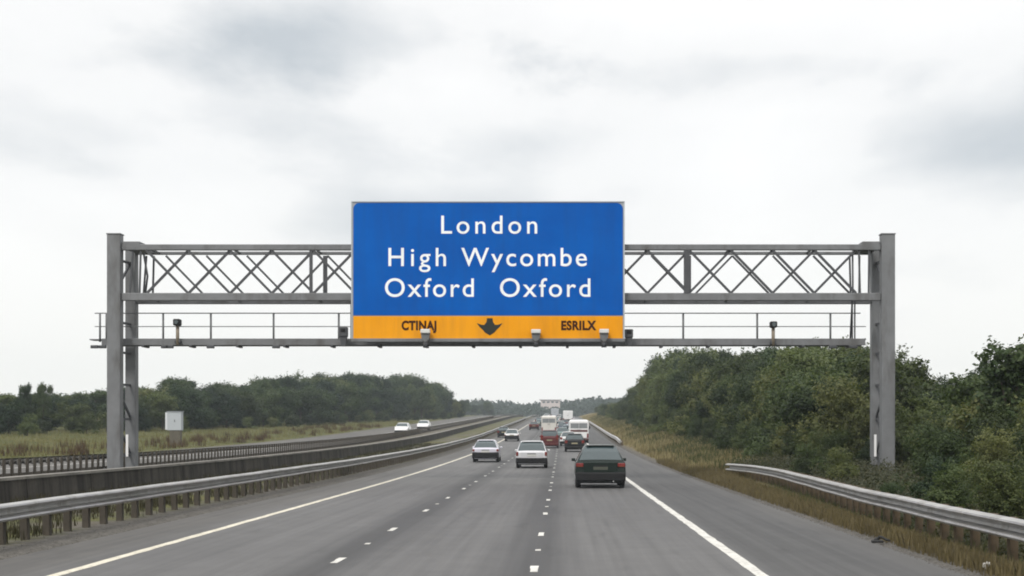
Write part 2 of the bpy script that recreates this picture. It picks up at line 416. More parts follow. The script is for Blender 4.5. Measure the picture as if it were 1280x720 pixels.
def w_barrier(label, path_fn, y0, y1, side, rail_z, post_w, post_d, step, post_mat, rail_mat, lower=None, y_post0=None, scale=1.0, cut=0.0):
    root = empty('crash_barrier', (path_fn(y0), y0, gz(y0)), label, 'crash barrier')
    inv = Matrix.Translation(root.location).inverted()
    ys = [y for y in np.arange(y0, min(y1, 200) + .1, 2.0)] + [y for y in np.arange(202, y1, 12.0) if y1 > 202]
    sag = lambda y: .004 * math.sin(y * .9) + .006 * math.sin(y * .23 + 1)
    path = [(path_fn(y), y, gz(y) + rail_z(y) + sag(y)) for y in ys]
    def put(m, name, mat, **k):
        m.v = [tuple(inv @ Vector(v)) for v in m.v]; return m.build(name, mat, root, **k)
    put(rail_mesh(path, side, scale), 'rail', rail_mat)
    sm0 = None                                                            # lapped joints with bolts
    for y in np.arange(y0 + 3.1, min(y1, 120), 4.8):
        z = gz(y) + rail_z(y) + sag(y); x = path_fn(y)
        if sm0 is None:
            sm0 = put(rail_mesh([(x + side * .006, y, z), (x + side * .006, y + .32, z)], side, scale), 'splice_joint', rail_mat); ref = Vector((x, y, z))
        else:
            o = sm0.copy(); COL.objects.link(o); o.parent = root; o.location = Vector((x, y, z)) - ref
    if lower:
        lm = MB()
        for a, b in zip(ys[:-1], ys[1:]):
            lm.beam((path_fn(a) - side * .1, a, gz(a) + lower[0]), (path_fn(b) - side * .1, b, gz(b) + lower[0]), .12, lower[1])
        put(lm, 'lower_beam', post_mat)
    pm = None; n = 0; rest = MB(); yy = y_post0 or y0 + .4
    while yy < y1 - .2:
        x = path_fn(yy) - side * (.10 * scale + post_d / 2 + .06); base = gz(yy) + (ground_off(x, yy) if not lower else lower[2])
        h = gz(yy) + rail_z(yy) + .14 * scale - base
        if n < 97:
            if pm is None:
                pm = post_mb(post_d, post_w, .74).build('post', post_mat, root); o = pm
                blk = MB().cbox((side * (post_d / 2 + .03), 0, .6), (.07, post_w * .8, .2), .01).build('spacer_block', rail_mat, o)
            else:
                o = pm.copy(); COL.objects.link(o); o.parent = root
                if n < 40:
                    b2 = blk.copy(); COL.objects.link(b2); b2.parent = o
            o.location = inv @ Vector((x, yy, base)); o.scale.z = h / .74
            o.rotation_euler = (random.uniform(-.02, .02), random.uniform(-.02, .02), random.uniform(-.05, .05))
        else:
            rest.box(x - post_d / 2, x + post_d / 2, yy - post_w / 2, yy + post_w / 2, base - .2, base + h)
        yy += step * (1 if yy < 200 else 2); n += 1
        if yy > 420: break
    if rest.v: tag(put(rest, 'far_post', post_mat), kind='stuff')
    return root

w_barrier('galvanised barrier on dark posts along the left edge of the road', lambda y: -10.2, 12, 640, 1, lambda y: .635, .17, .14, 1.2, M_TIMBER, M_GALV)
w_barrier('dark barrier on closely spaced posts behind the concrete wall', lambda y: -19.95, 30, 640, -1, lambda y: 1.065, .19, .06, .74, M_TIMBER, M_GALVD, lower=(.575, .13, .42), scale=.68)
def rx(y):
    return float(np.interp(y, [8, 26, 34, 44, 54, 62, 67], [6.95, 6.98, 7.12, 7.60, 8.0, 7.9, 7.6]))
w_barrier('pale curving barrier ending in the dry grass on the right verge', rx, 10, 67, -1, lambda y: float(np.interp(y, [0, 50, 60, 67], [.62, .61, .58, .50])), .15, .14, 1.05, M_TIMBERB, M_GALV)
w_barrier('white distant barrier beside the right hard shoulder beyond the dark green hatchback', lambda y: 6.22, 152, 330, -1, lambda y: float(np.interp(y, [152, 162], [.45, .62])), .12, .12, 3.2, M_TIMBERB, simple('bright_galvanised', (.50, .49, .48), .5, .3, var=.2))

def wall():
    root = empty('retaining_wall', (-16.5, 20, 0), 'long dark stained concrete wall behind the left barrier', 'wall')
    m = MB(); c = MB(); ys = list(np.arange(8, 200, 6.0)) + list(np.arange(200, 640, 20.0))
    for a, b in zip(ys[:-1], ys[1:]):
        g = .02
        vs = []
        for y in (a + g, b - g):
            z = gz(y)
            vs += [(-16.72, y, z - .3), (-16.28, y, z - .3), (-16.36, y, z + .69), (-16.68, y, z + .69)]
        m.add(vs, [(0, 1, 2, 3), (7, 6, 5, 4), (0, 4, 5, 1), (1, 5, 6, 2), (2, 6, 7, 3), (3, 7, 4, 0)])
        c.beam((-16.52, a + .005, gz(a) + .735), (-16.52, b - .005, gz(b) + .735), .42, .085)
    for q in (m, c): q.v = [(x + 16.5, y - 20, z) for x, y, z in q.v]
    m.build('wall_panel', M_WALL, root); c.build('coping', M_COPE, root)
wall()

# ------------------------------------------------------------------ gantry --
D0, D1 = 62.0, 64.0
def P(px, py, d): return ((px - 702) / F * d, d, CAM_H - (py - 541) / F * d)
XL, XR = -19.12, 13.92
def gantry():
    root = empty('sign_gantry', (0, 63, 0), 'grey steel lattice gantry spanning the whole carriageway on twin posts', 'gantry')
    off = Vector((0, 63, 0))
    def put(m, name, mat=M_STEEL, bevel=0, parent=root):
        m.v = [tuple(Vector(v) - off) for v in m.v]; return m.build(name, mat, parent, bevel=bevel)
    for xm, sx, xf, xr, wf, wr in ((XL, -1, -19.22, -19.10, .58, .46), (XR, 1, 14.02, 13.93, .58, .36)):
        for d, top, w, x in ((D0, 10.62, wf, xf), (D1, 10.45, wr, xr)):
            b = ground_z(x, d)
            m = MB().cbox((x, d, (b - .3 + top) / 2), (w, .5, top - b + .3), .035)
            p = put(m, 'post')
            put(MB().cbox((x, d, b + .03), (w + .3, .8, .07), .01), 'base_plate', parent=p)
            fl = MB()
            for i in (-1, 1):
                for j in (-1, 1): fl.tube([(x + i * (w / 2 + .09), d + j * .32, b + .06), (x + i * (w / 2 + .09), d + j * .32, b + .15)], .03, 6)
            put(fl, 'anchor_bolt', M_STEELD, parent=p)
            put(MB().cbox((x, d, top + .02), (w + .05, .55, .05), .01), 'cap', parent=p)
        x = xm
        for z, dz in ((1.1, 0), (2.6, -1.4), (2.7, 0), (4.1, -1.3), (4.2, 0), (5.6, 0), (6.9, 0), (8.3, 1.3), (9.6, 0)):   # lacing between the twin posts
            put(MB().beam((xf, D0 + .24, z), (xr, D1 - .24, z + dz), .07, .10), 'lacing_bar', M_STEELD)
        # junction collar where the chords meet the post
        put(MB().cbox((x - sx * .62, D0 + 1, 10.18), (.75, 2.25, .30), .03), 'junction_collar')
        put(MB().cbox((x - sx * .42, D0 - .03, 1.55), (.10, .05, .95), .01), 'marker_plate', simple('marker_white', (.75, .75, .75), .5, var=.05))
    zt, zb = 10.08, 7.95
    for d in (D0, D1):
        for z, h in ((zt, .25 if d == D0 else .13), (zb, .33 if d == D0 else .26)):
            m = MB().cbox(((XL + XR) / 2, d, z), (XR - XL - .4, .24, h), .03)
            put(m, 'top_chord' if z == zt else 'bottom_chord')
    # lattice: panels of crossed angles, front and rear faces
    n = 17; x0, x1 = XL + 1.25, XR - 1.25; pw = (x1 - x0) / n
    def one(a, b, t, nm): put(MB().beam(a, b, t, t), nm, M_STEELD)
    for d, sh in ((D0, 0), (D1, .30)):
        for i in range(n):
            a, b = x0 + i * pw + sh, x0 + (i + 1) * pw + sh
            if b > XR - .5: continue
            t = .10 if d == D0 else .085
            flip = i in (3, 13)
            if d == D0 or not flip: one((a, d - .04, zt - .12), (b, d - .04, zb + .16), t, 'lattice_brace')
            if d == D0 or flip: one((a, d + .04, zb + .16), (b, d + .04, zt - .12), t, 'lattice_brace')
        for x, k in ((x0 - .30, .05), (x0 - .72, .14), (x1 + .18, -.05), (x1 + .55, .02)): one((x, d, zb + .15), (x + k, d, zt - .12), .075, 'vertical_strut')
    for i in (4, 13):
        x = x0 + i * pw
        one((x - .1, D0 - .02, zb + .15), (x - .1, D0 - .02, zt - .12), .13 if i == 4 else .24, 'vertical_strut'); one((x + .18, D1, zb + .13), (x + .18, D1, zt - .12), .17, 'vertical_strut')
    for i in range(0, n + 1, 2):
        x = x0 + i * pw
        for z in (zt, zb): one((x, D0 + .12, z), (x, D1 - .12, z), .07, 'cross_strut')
    # electrical drop pipe at the right end
    dp = MB().tube([(XR - 1.35, D0 + .2, 9.9), (XR - 1.32, D0 + .3, 8.3), (XR - 1.35, D0 + .7, 6.2)], .04, 6); put(dp, 'cable_conduit', M_STEELD)
    dp = MB().tube([(XL + .95, D0 + .6, 9.9), (XL + 1.15, D0 + .5, 8.9), (XL + 1.05, D0 + .5, 8.1)], .045, 6); put(dp, 'cable_conduit', M_STEELD)
    # maintenance walkway slung below
    wx0, wx1 = -20.55, 13.25
    wk = empty_child('walkway', root)
    m = MB().cbox(((wx0 + .5 + wx1) / 2, 62.62, 6.05), (wx1 - wx0 - .6, .08, .30), .02)
    m.cbox(((wx0 + .5 + wx1) / 2, 63.38, 6.05), (wx1 - wx0 - .6, .08, .30), .02)
    m.cbox(((wx0 + wx1) / 2, 63, 6.16), (wx1 - wx0, .68, .05), .01)
    put(m, 'deck', parent=wk)
    for x in np.arange(wx0 + .3, wx1, 2.05): put(MB().cbox((x, 63, 5.87), (.12, .86, .09), .01), 'bracket', M_STEELD, parent=wk)
    for px in (118, 128, 206, 212, 263, 345, 1041, 1067):
        x = (px - 702) / F * 62.6; put(MB().cbox((x, 62.62, 5.84), (.34, .12, .14), .03), 'cable_clip', M_STEELD, parent=wk)
    for dd in (62.62,):
        hr = MB()
        hr.tube([(wx0 + .25, dd, 7.30), (wx1 - .25, dd, 7.30)], .026, 6); hr.tube([(wx0 + .25, dd, 6.72), (wx1 - .02, dd, 6.72)], .022, 6)
        put(hr, 'handrail', parent=wk)
    first = None
    for px in (125, 133, 204, 263.6, 342, 423.5, 520, 610, 700, 854, 946.5, 1038):
        x = (px - 702) / F * 62.62
        for dd in (62.62,):
            if first is None:
                first = put(MB().tube([(x, dd, 6.05), (x, dd, 7.31)], .045, 6), 'stanchion', parent=wk); fx, fd = x, dd
            else:
                o = first.copy(); COL.objects.link(o); o.parent = wk; o.location = (x - fx, dd - fd, 0)
    # hangers that tie the walkway to the bottom chord
    hg = MB()
    for px in (440, 500, 560, 620, 680, 740, 1067):
        x = (px - 702) / F * 63; hg.beam((x, 62.75, 6.1), (x, 62.75, 7.85), .06, .06); hg.beam((x, 63.3, 6.1), (x, 63.3, 7.85), .06, .06)
    put(hg, 'hanger', M_STEELD, parent=wk)
    return root
def empty_child(name, parent):
    o = bpy.data.objects.new(name, None); COL.objects.link(o); o.parent = parent; return o
gantry()

def text_part(s, name, x0, x1, zbase, cap, y, mat, parent, off, embolden=.005):
    cu = bpy.data.curves.new(name, 'FONT'); cu.body = s; cu.size = 1; cu.extrude = .004; cu.offset = embolden
    to = bpy.data.objects.new(name, cu); COL.objects.link(to)
    def meas(body, sp):
        cu.body = body; cu.space_character = sp; bpy.context.view_layer.update()
        bb = to.bound_box; return min(b[0] for b in bb), max(b[0] for b in bb), min(b[1] for b in bb), max(b[1] for b in bb)
    _, _, b0, b1 = meas('H', 1); k = cap / (b1 - b0)
    a = meas(s, 1.0); b = meas(s, 1.3); w1, w2 = a[1] - a[0], b[1] - b[0]
    sp = 1.0 + (((x1 - x0) / k) - w1) / ((w2 - w1) / .3); sp = max(1.10, min(1.35, sp))
    c = meas(s, sp); kx = (x1 - x0) / (c[1] - c[0])
    dg = bpy.context.evaluated_depsgraph_get()
    me = bpy.data.meshes.new_from_object(to.evaluated_get(dg)); bpy.data.objects.remove(to)
    for v in me.vertices:
        x, yy, z = v.co; v.co = (x0 + (x - c[0]) * kx - off[0], y - z - off[1], zbase + (yy - b0) * k - off[2])
    me.materials.clear(); me.materials.append(mat)
    o = bpy.data.objects.new(name, me); COL.objects.link(o); o.parent = parent; return o

def sign():
    d = 61.35
    ctr = P(610, 339, d); root = empty('direction_sign', ctr, 'large blue motorway direction sign with a yellow lower strip', 'road sign'); off = Vector(ctr)
    X = lambda px: (px - 702) / F * d
    Z = lambda py: CAM_H - (py - 541) / F * d
    def put(m, name, mat, bevel=0, parent=root):
        m.v = [tuple(Vector(v) - off) for v in m.v]; return m.build(name, mat, parent, bevel=bevel)
    put(MB().cbox((X(610), d + .08, Z(338.5)), (X(780) - X(440), .10, Z(252) - Z(425)), .015), 'back_panel', simple('sign_back_grey', (.33, .35, .37), .5, var=.12, scale=1.5))
    # blue face with rounded top corners
    x0, x1, z0, z1, r = X(441.6), X(778.6), Z(394), Z(253.6), .26
    pts = [(x0, z0), (x1, z0)]
    pts += [(x1 - r + r * math.cos(a), z1 - r + r * math.sin(a)) for a in np.linspace(0, math.pi / 2, 8)]
    pts += [(x0 + r + r * math.cos(a), z1 - r + r * math.sin(a)) for a in np.linspace(math.pi / 2, math.pi, 8)]
    face = put(MB().prism_y(pts, d + .005, d + .028), 'blue_panel', M_BLUE)
    put(MB().box(X(441.6), X(778.6), d + .006, d + .028, Z(423.2), Z(395.2)), 'yellow_panel', M_YELL)
    fr = MB()
    for xa in (X(439.6), X(780.2)): fr.box(xa - .025, xa + .025, d + .0, d + .13, Z(425.2), Z(252))
    fr.box(X(439.6) - .03, X(780.2) + .03, d - .01, d + .135, Z(252.6), Z(251.4)); put(fr, 'frame', simple('sign_edge', (.42, .45, .48), .45, .2, var=.1))
    bf = MB().cbox((X(610), d + .02, Z(425.3)), (X(781) - X(439), .22, .15), .02); put(bf, 'bottom_beam', M_STEEL)
    br = MB()
    for px in (470, 540, 610, 680, 750): br.beam((X(px), d + .13, Z(255)), (X(px), d + .13, Z(424)), .09, .12); br.box(X(px) - .05, X(px) + .05, d + .12, D0 - .1, 9.9, 10.1); br.box(X(px) - .05, X(px) + .05, d + .12, D0 - .1, 7.85, 8.05)
    put(br, 'support_channel', M_STEELD)
    for s, a, b, base, top in (('London', 551.5, 671.5, 292, 269.5), ('High', 485.5, 557.5, 332.6, 309.8), ('Wycombe', 576.5, 733.5, 332.6, 309.8),
                               ('Oxford', 481.2, 592.3, 371, 348), ('Oxford', 625, 738, 371, 348)):
        text_part(s, 'white_lettering', X(a), X(b), Z(base), Z(top) - Z(base), d, M_WHITE, face, off)
    for s, a, b in (('CTINAJ', 502, 545.5), ('ESRILX', 701.5, 745.5)):
        text_part(s, 'dark_lettering', X(a), X(b), Z(412.8), Z(400.8) - Z(412.8), d, M_DKLET, root, off, .048)
    q = lambda zx, zy: (X(430 + zx / 3.43), Z(240 + zy / 3.43))
    ar = [q(*p) for p in ((613, 541), (637, 541), (639, 557), (648, 570), (660, 569), (680, 562), (668, 578), (653, 592), (645, 602), (625, 615), (604, 602), (596, 592), (581, 578), (569, 562), (589, 569), (601, 570), (611, 557))]
    put(MB().prism_y(ar, d - .004, d + .008), 'down_arrow', M_ARROW)
sign()

def detector(px, ytop, ybot, d, label, kind):
    x = (px - 702) / F * d; zt = CAM_H - (ytop - 541) / F * d; zb = CAM_H - (ybot - 541) / F * d; h = zt - zb
    names = {'lamp': 'sign_lamp', 'camera': 'traffic_camera', 'box': 'detector_unit'}
    root = empty(names[kind], (x, d, zb), label, {'lamp': 'lamp', 'camera': 'camera', 'box': 'detector'}[kind], {'lamp': 'lamps along the foot of the sign', 'camera': 'cameras on the walkway', 'box': 'detectors beside the sign'}[kind])
    if kind == 'lamp':
        MB().cbox((0, -.06, h * .80), (.40, .34, h * .22), .03).build('hood', simple('lamp_hood', (.62, .62, .60), .5, var=.1), root)
        MB().prism_y([(-.19, h * .70), (.19, h * .70), (.16, h * .42), (.05, h * .25), (-.05, h * .25), (-.16, h * .42)], -.14, .14).build('housing', M_STEEL, root)
        MB().tube([(0, 0, -.04), (0, 0, h * .32)], .11, 8).build('stem', M_STEELD, root)
        MB().beam((0, .05, h * .30), (0, .55, h * .30), .07, .07).build('arm', M_STEELD, root)
    elif kind == 'camera':
        MB().tube([(0, 0, 0), (0, 0, h * .76)], .075, 8).build('stem', simple('camera_stem', (.24, .20, .15), .6, var=.3), root)
        MB().cbox((0, -.04, h * .87), (.30, .40, h * .26), .05).build('housing', M_BLACK, root)
        MB().tube([(0, -.28, h * .87), (0, -.22, h * .87)], .09, 10).build('lens', M_GLASS, root)
        MB().cbox((0, .1, h * .12), (.26, .3, .16), .03).build('clamp', M_STEELD, root)
    else:
        MB().cbox((0, 0, h * .72), (.36, .34, h * .50), .04).build('housing', M_STEELD, root)
        MB().prism_y([(-.15, h * .46), (.15, h * .46), (.09, 0), (-.09, 0)], -.12, .12).build('lower_cone', M_STEELD, root)
        MB().cbox((0, -.18, h * .8), (.2, .05, .16), .02).build('sensor_window', M_BLACK, root)
        MB().beam((0, .1, h * .4), (0, .62, h * .4), .08, .08).build('arm', M_STEELD, root)
detector(532, 409.5, 433.5, 61.1, 'small grey lamp below the dark letters left of the arrow', 'lamp')
detector(670, 410, 432.5, 61.1, 'small grey lamp on the yellow strip between the arrow and the right letters', 'lamp')
detector(755, 409.5, 433, 61.1, 'small grey lamp at the right end of the yellow strip', 'lamp')
detector(429.5, 408, 433, 61.9, 'grey detector unit just left of the blue sign', 'box')
detector(786, 411, 432, 61.9, 'grey detector unit just right of the blue sign', 'box')
detector(222, 399, 431, 62.4, 'dark camera on a brown stem at the left end of the walkway', 'camera')
detector(966.5, 402, 432, 62.4, 'dark camera on a stem over the right half of the walkway', 'camera')

# ---------------------------------------------------------------- vehicles --
def paint(name, col, metal=.35, rough=.32, coat=.5, spec=.5):
    return simple('paint_' + name, col, rough, metal, var=.08, scale=3, coat=coat, spec=spec, dirt=tuple(c * .8 + .012 for c in col))
def smooth_interp(xs, ys, q): return np.interp(q, xs, ys)
def car_shell(L, W, H, belt, rear_slope, roof_w, sill=.26, hood=.98):
    """stations along the length -> a lofted body; returns (verts grid, y values)"""
    st = [(-.03, .60, .93), (.0, belt * .98, .97), (.06, belt + .03, .99), (.06 + rear_slope * .5, (belt + H) / 2 + .06, 1), (.08 + rear_slope, H - .06, 1),
          (.30 + rear_slope, H - .01, 1), (L * .42, H, 1), (L * .58, H - .04, 1), (L * .645, (H + hood) / 2 + .10, 1), (L * .73, hood, 1), (L * .90, hood - .12, .97), (L * .985, .72, .90), (L, .55, .84)]
    ys = np.array(sorted(set([s[0] for s in st] + list(np.linspace(.1, L - .1, 26)))))
    zt = np.interp(ys, [s[0] for s in st], [s[1] for s in st]); wf = np.interp(ys, [s[0] for s in st], [s[2] for s in st])
    grid = []
    for y, z, k in zip(ys, zt, wf):
        w = W / 2 * k; zb = min(belt + (y / L) * -.02, z - .03)
        t = max(0, min(1, (z - belt) / (H - belt))); wr = w * (.95 - (.95 - roof_w) * t)
        half = [(w * .84, sill - .02), (w * .955, sill + .05), (w * .995, .48), (w, min(.62, zb - .04)), (w * .975, zb)]
        for u in (.2, .4, .6, .8): half.append((w * .965 + (wr - w * .965) * u, zb + (z - .05 - zb) * u))
        half += [(wr - .02, z - .045), (wr * .93, z - .012), (wr * .72, z), (wr * .36, z + .008), (0, z + .01)]
        ring = [(x, y, zz) for x, zz in half] + [(-x, y, zz) for x, zz in half[-2::-1]]
        grid.append(ring)
    return grid, ys
def patch(grid, i0, i1, j0, j1, off=.008, shrink=0):
    """lift a piece of the lofted surface as a panel lying just proud of it"""
    m = MB(); vs = []
    G = np.array(grid); du = np.gradient(G, axis=1); dv = np.gradient(G, axis=0); nn = np.cross(du, dv); nn /= np.linalg.norm(nn, axis=2, keepdims=True) + 1e-9
    ctr = np.array([0, G[:, :, 1].mean(), .7])
    sgn = np.sign(((G - ctr) * nn).sum(axis=2)); nn *= np.where(sgn == 0, 1, sgn)[..., None]
    ni, nj = i1 - i0 + 1, j1 - j0 + 1
    for o in (off, -.012):
        for i in range(i0, i1 + 1):
            for j in range(j0, j1 + 1): vs.append(tuple(G[i, j] + nn[i, j] * o))
    fs = []
    for i in range(ni - 1):
        for j in range(nj - 1):
            a = i * nj + j; fs.append((a, a + 1, a + nj + 1, a + nj))
    rim = [i for i in range(nj)] + [i * nj + nj - 1 for i in range(1, ni)] + [(ni - 1) * nj + j for j in range(nj - 2, -1, -1)] + [i * nj for i in range(ni - 2, 0, -1)]
    k = ni * nj
    for a, b in zip(rim, rim[1:] + rim[:1]): fs.append((a, b, b + k, a + k))
    return m.add(vs, fs, False)
def wheel(root, x, y, r, w=.20):
    t = MB().disc_x((0, 0, 0), r, w, 24).build('wheel', M_TYRE, root, (x, y, r))
    s = 1 if x > 0 else -1
    MB().disc_x((s * (w / 2 - .01), 0, 0), r * .66, .05, 20).build('rim', M_RIM, t)
def car(label, x, y, L, W, H, mat, belt=.92, slope=.48, roof_w=.70, bumper=M_BLACK, zoff=0.0, rz=0, lamps='corner', group='cars driving away in the lanes', roof_rails=False, lower_trim=True, name='car', face=1, bump_top=.53, plate=None, lamp=(.135, .26)):
    root = empty(name, (x, y, gz(y) + zoff), label, 'car', group, rz)
    if face > 0: root.rotation_euler.x = math.atan((gz(y + L) - gz(y)) / L)
    grid, ys = car_shell(L, W, H, belt, slope, roof_w)
    m = MB(); n = len(grid[0]); vs = [v for r in grid for v in r]
    fs = [(i * n + j, i * n + j + 1, (i + 1) * n + j + 1, (i + 1) * n + j) for i in range(len(grid) - 1) for j in range(n - 1)]
    fs += [(i * n + n - 1, i * n, (i + 1) * n, (i + 1) * n + n - 1) for i in range(len(grid) - 1)]
    fs += [tuple(range(n)), tuple((len(grid) - 1) * n + j for j in range(n))]
    body = m.add(vs, fs, False).build('body', mat, root)
    for p in body.data.polygons: p.use_smooth = len(p.vertices) == 4
    body.data.set_sharp_from_angle(angle=R(35))
    ix = lambda v: int(np.argmin(np.abs(ys - v)))
    top0, top1 = 10, n - 1 - 10
    rw = patch(grid, ix(.10), ix(.06 + slope * .96), top0, top1).build('rear_window', M_GLASS, root)
    MB().beam((-.06, .07 + slope * .35, belt + .09), (.34, .06 + slope * .55, belt + .16), .02, .03).build('wiper', M_BLACK, rw)
    patch(grid, ix(L * .595), ix(L * .715), top0, top1).build('windscreen', M_GLASS, root)
    for a, b in ((4, 8), (n - 1 - 8, n - 1 - 4)):
        for u0, u1 in ((.22 + slope, L * .30), (L * .33, L * .455), (L * .475, L * .60)):
            i0, i1 = ix(u0), ix(u1)
            if i1 > i0: patch(grid, i0, i1, a, b, .006).build('side_window', M_GLASS, root)
    # tailgate with plate recess, bumper, lamps
    tg = MB().cbox((0, -.035, (belt + .52) / 2 + .03), (W * .66, .05, belt - .56), .02).build('tailgate', mat, root)
    MB().cbox((0, -.068, (belt + .50) / 2 + .02), (.54, .02, .12), .006).build('number_plate', plate or M_PLATE, tg)
    MB().cbox((0, -.07, (belt + .50) / 2 + .115), (.5, .03, .035), .01).build('handle', M_BLACK, tg)
    MB().cbox((0, .02, (.27 + bump_top) / 2), (W * .985, .24, bump_top - .27), .06).build('rear_bumper', bumper, root)
    MB().cbox((0, L - .03, .42), (W * .90, .22, .26), .06).build('front_bumper', bumper, root)
    if lower_trim:
        MB().cbox((0, .30, .245), (W * .80, .5, .10), .03).build('underbody', M_BLACK, root)
    for s in (-1, 1):
        lz = belt - .10; lh = lamp[1]
        if lamps == 'tall': lz, lh = belt + .02, .46
        lp = MB().cbox((s * (W / 2 * .985 - W * lamp[0] / 2 - .02), .015, lz), (W * lamp[0], .14, lh), .03).build('tail_lamp', M_REDL, root)
        MB().cbox((s * (W / 2 * .985 - W * lamp[0] / 2 - .02), -.052, lz - lh * .28), (W * lamp[0] * .8, .02, lh * .22), .008).build('indicator', M_AMBER, lp)
        MB().cbox((s * (W / 2 * .70), L * .955, .66), (W * .18, .12, .13), .03).build('headlamp', M_CLEAR, root)
        mr = MB().cbox((s * (W / 2 + .04), L * .60, belt + .06), (.15, .10, .12), .03).build('door_mirror', mat, root)
        MB().beam((s * (W / 2 - .03), L * .605, belt + .02), (s * (W / 2 + .05), L * .60, belt + .05), .05, .05).build('mirror_arm', M_BLACK, mr)
        for yy in (L * .19, L * .80): wheel(root, s * (W / 2 - .125), yy, .315)
        if roof_rails: MB().tube([(s * W * .31, slope + .35, H + .035), (s * W * .31, L * .55, H + .03)], .02, 6).build('roof_rail', M_BLACK, root)
    MB().cbox((0, .10 + slope, H - .035), (W * roof_w * .86, .22, .035), .012).build('spoiler', mat, root)
    MB().tube([(W * .25, -.10, .27), (W * .25, .2, .27)], .03, 8).build('exhaust', M_CHROME, root)
    if face < 0: root.rotation_euler.z = math.pi
    return root

def van(label, x, y, L, W, H, mat, lorry=False, face=1, band=None):
    root = empty('lorry' if lorry else 'van', (x, y, gz(y)), label, 'lorry' if lorry else 'van', 'large vehicles in the traffic')
    if face > 0: root.rotation_euler.x = math.atan((gz(y + L) - gz(y)) / L)
    sill = .95 if lorry else .42
    body_l = L * (.76 if lorry else .78)
    m = MB().cbox((0, body_l / 2, (sill + H) / 2), (W, body_l, H - sill), .09 if lorry else .26)
    m.build('cargo_box' if lorry else 'body', mat, root)
    cabh = min(2.9, H - .15) if lorry else H * .92
    cab = MB(); y0, y1 = body_l + (.12 if lorry else -.05), L
    prof = [(y0, .45), (y1 - .02, .45), (y1, 1.1), (y1 - .35, 1.35), (y1 - .95, cabh - .1), (y1 - 1.3, cabh), (y0, cabh)]
    vs = [(s * W * .48, a, b) for s in (-1, 1) for a, b in prof]; k = len(prof)
    cab.add(vs, [tuple(range(k)), tuple(range(2 * k - 1, k - 1, -1))] + [(i, (i + 1) % k, (i + 1) % k + k, i + k) for i in range(k)]).build('cab', mat, root, bevel=.06)
    g = MB(); g.add([(-W * .42, y1 - .36 + .03, 1.40), (W * .42, y1 - .33, 1.40), (W * .40, y1 - .88, cabh - .18), (-W * .40, y1 - .88, cabh - .18)], [(0, 1, 2, 3)]).build('windscreen', M_GLASS, root)
    for s in (-1, 1):
        d = MB().cbox((s * W * .245, -.015, (sill + H) / 2), (W * .475, .05, (H - sill) * (.93 if lorry else .84)), .02).build('rear_door', mat, root)
        if not lorry: MB().cbox((s * W * .215, -.045, sill + (H - sill) * .70), (W * .415, .02, (H - sill) * .26), .01).build('window', M_GREYGL, d)
        MB().cbox((s * .10, -.05, (sill + H) / 2 - .05), (.05, .04, .22), .01).build('handle', M_BLACK, d)
        MB().cbox((s * W * .44, -.05, sill + .18 if lorry else sill + .45), (W * .08, .06, .28 if lorry else .5), .02).build('tail_lamp', M_REDL, root)
        MB().cbox((s * (W / 2 + .14), y1 - .8, 1.75), (.16, .12, .34), .03).build('door_mirror', M_BLACK, root)
        for yy in ((.9, 2.1, L - 1.1) if lorry else (L * .2, L * .82)): wheel(root, s * (W / 2 - .16), yy, .48 if lorry else .34, .26)
    MB().cbox((0, -.02, sill - .06 if lorry else sill + .03), (W * .98, .2, .18), .04).build('rear_bumper', M_BLACK if not band else band, root)
    if band: MB().cbox((0, -.035, sill + (H - sill) * .44), (W * .86, .03, .24), .01).build('coloured_band', band, root)
    MB().cbox((0, L * .45, sill - .2), (W * .7, L * .86, .3), .04).build('chassis', M_BLACK, root)
    MB().cbox((0, -.05, sill + .02 if lorry else sill + .18), (.52, .02, .11), .006).build('number_plate', M_PLATE, root)
    if face < 0: root.rotation_euler.z = math.pi
    return root

M_SILVP = simple('pale_plate', (.50, .50, .48), .5, var=.1)
P_GREEN = paint('dark_green', (.005, .012, .009), .0, .30, .08, .22)
P_SILV = paint('silver', (.58, .58, .60), .3, .35)
P_LILAC = paint('pale_silver', (.58, .57, .64), .25, .35)
P_WHITE = paint('white', (.72, .72, .72), 0, .3)
P_RED = paint('dark_red', (.085, .012, .012), .0, .3, .1, .3)
P_DARK = paint('charcoal', (.014, .015, .017), .0, .35, 0, .25)
P_BLUE = paint('slate_blue', (.07, .09, .13), .4, .3)
P_BAND = paint('maroon', (.09, .025, .02), 0, .5, .1, .3)
P_CREAM = paint('cream', (.58, .56, .52), 0, .4)

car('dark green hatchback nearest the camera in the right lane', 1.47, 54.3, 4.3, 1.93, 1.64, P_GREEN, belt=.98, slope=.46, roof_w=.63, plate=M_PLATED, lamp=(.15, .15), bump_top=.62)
car('silver rounded hatchback with black bumper alone in the middle lane', -1.72, 82.5, 4.0, 1.84, 1.56, P_SILV, belt=.92, slope=.50, roof_w=.72, bump_top=.60, lamp=(.07, .24), plate=M_SILVP)
car('pale lilac silver car with dark lower half in the left lane', -5.05, 95.5, 4.2, 1.80, 1.49, P_LILAC, belt=.90, slope=.55, roof_w=.66, bump_top=.68, lamp=(.08, .16), plate=M_SILVP)
car('tall dark red people carrier ahead of the silver hatchback', -1.2, 143, 4.4, 1.85, 1.78, P_RED, belt=1.05, slope=.28, roof_w=.78, bumper=P_RED, lamps='tall')
car('black estate car just ahead of the dark green hatchback', 1.15, 128, 4.4, 1.80, 1.60, P_DARK, belt=.98, slope=.30, roof_w=.74)
car('white topped dark car at the left barrier ahead of the lilac car', -6.1, 176, 4.1, 1.78, 1.46, P_WHITE, belt=.86, slope=.5, roof_w=.68, bump_top=.72, lamp=(.08, .14))
car('small charcoal car half hidden behind the lilac silver car', -8.0, 198, 4.0, 1.72, 1.42, P_DARK, belt=.88, slope=.5)
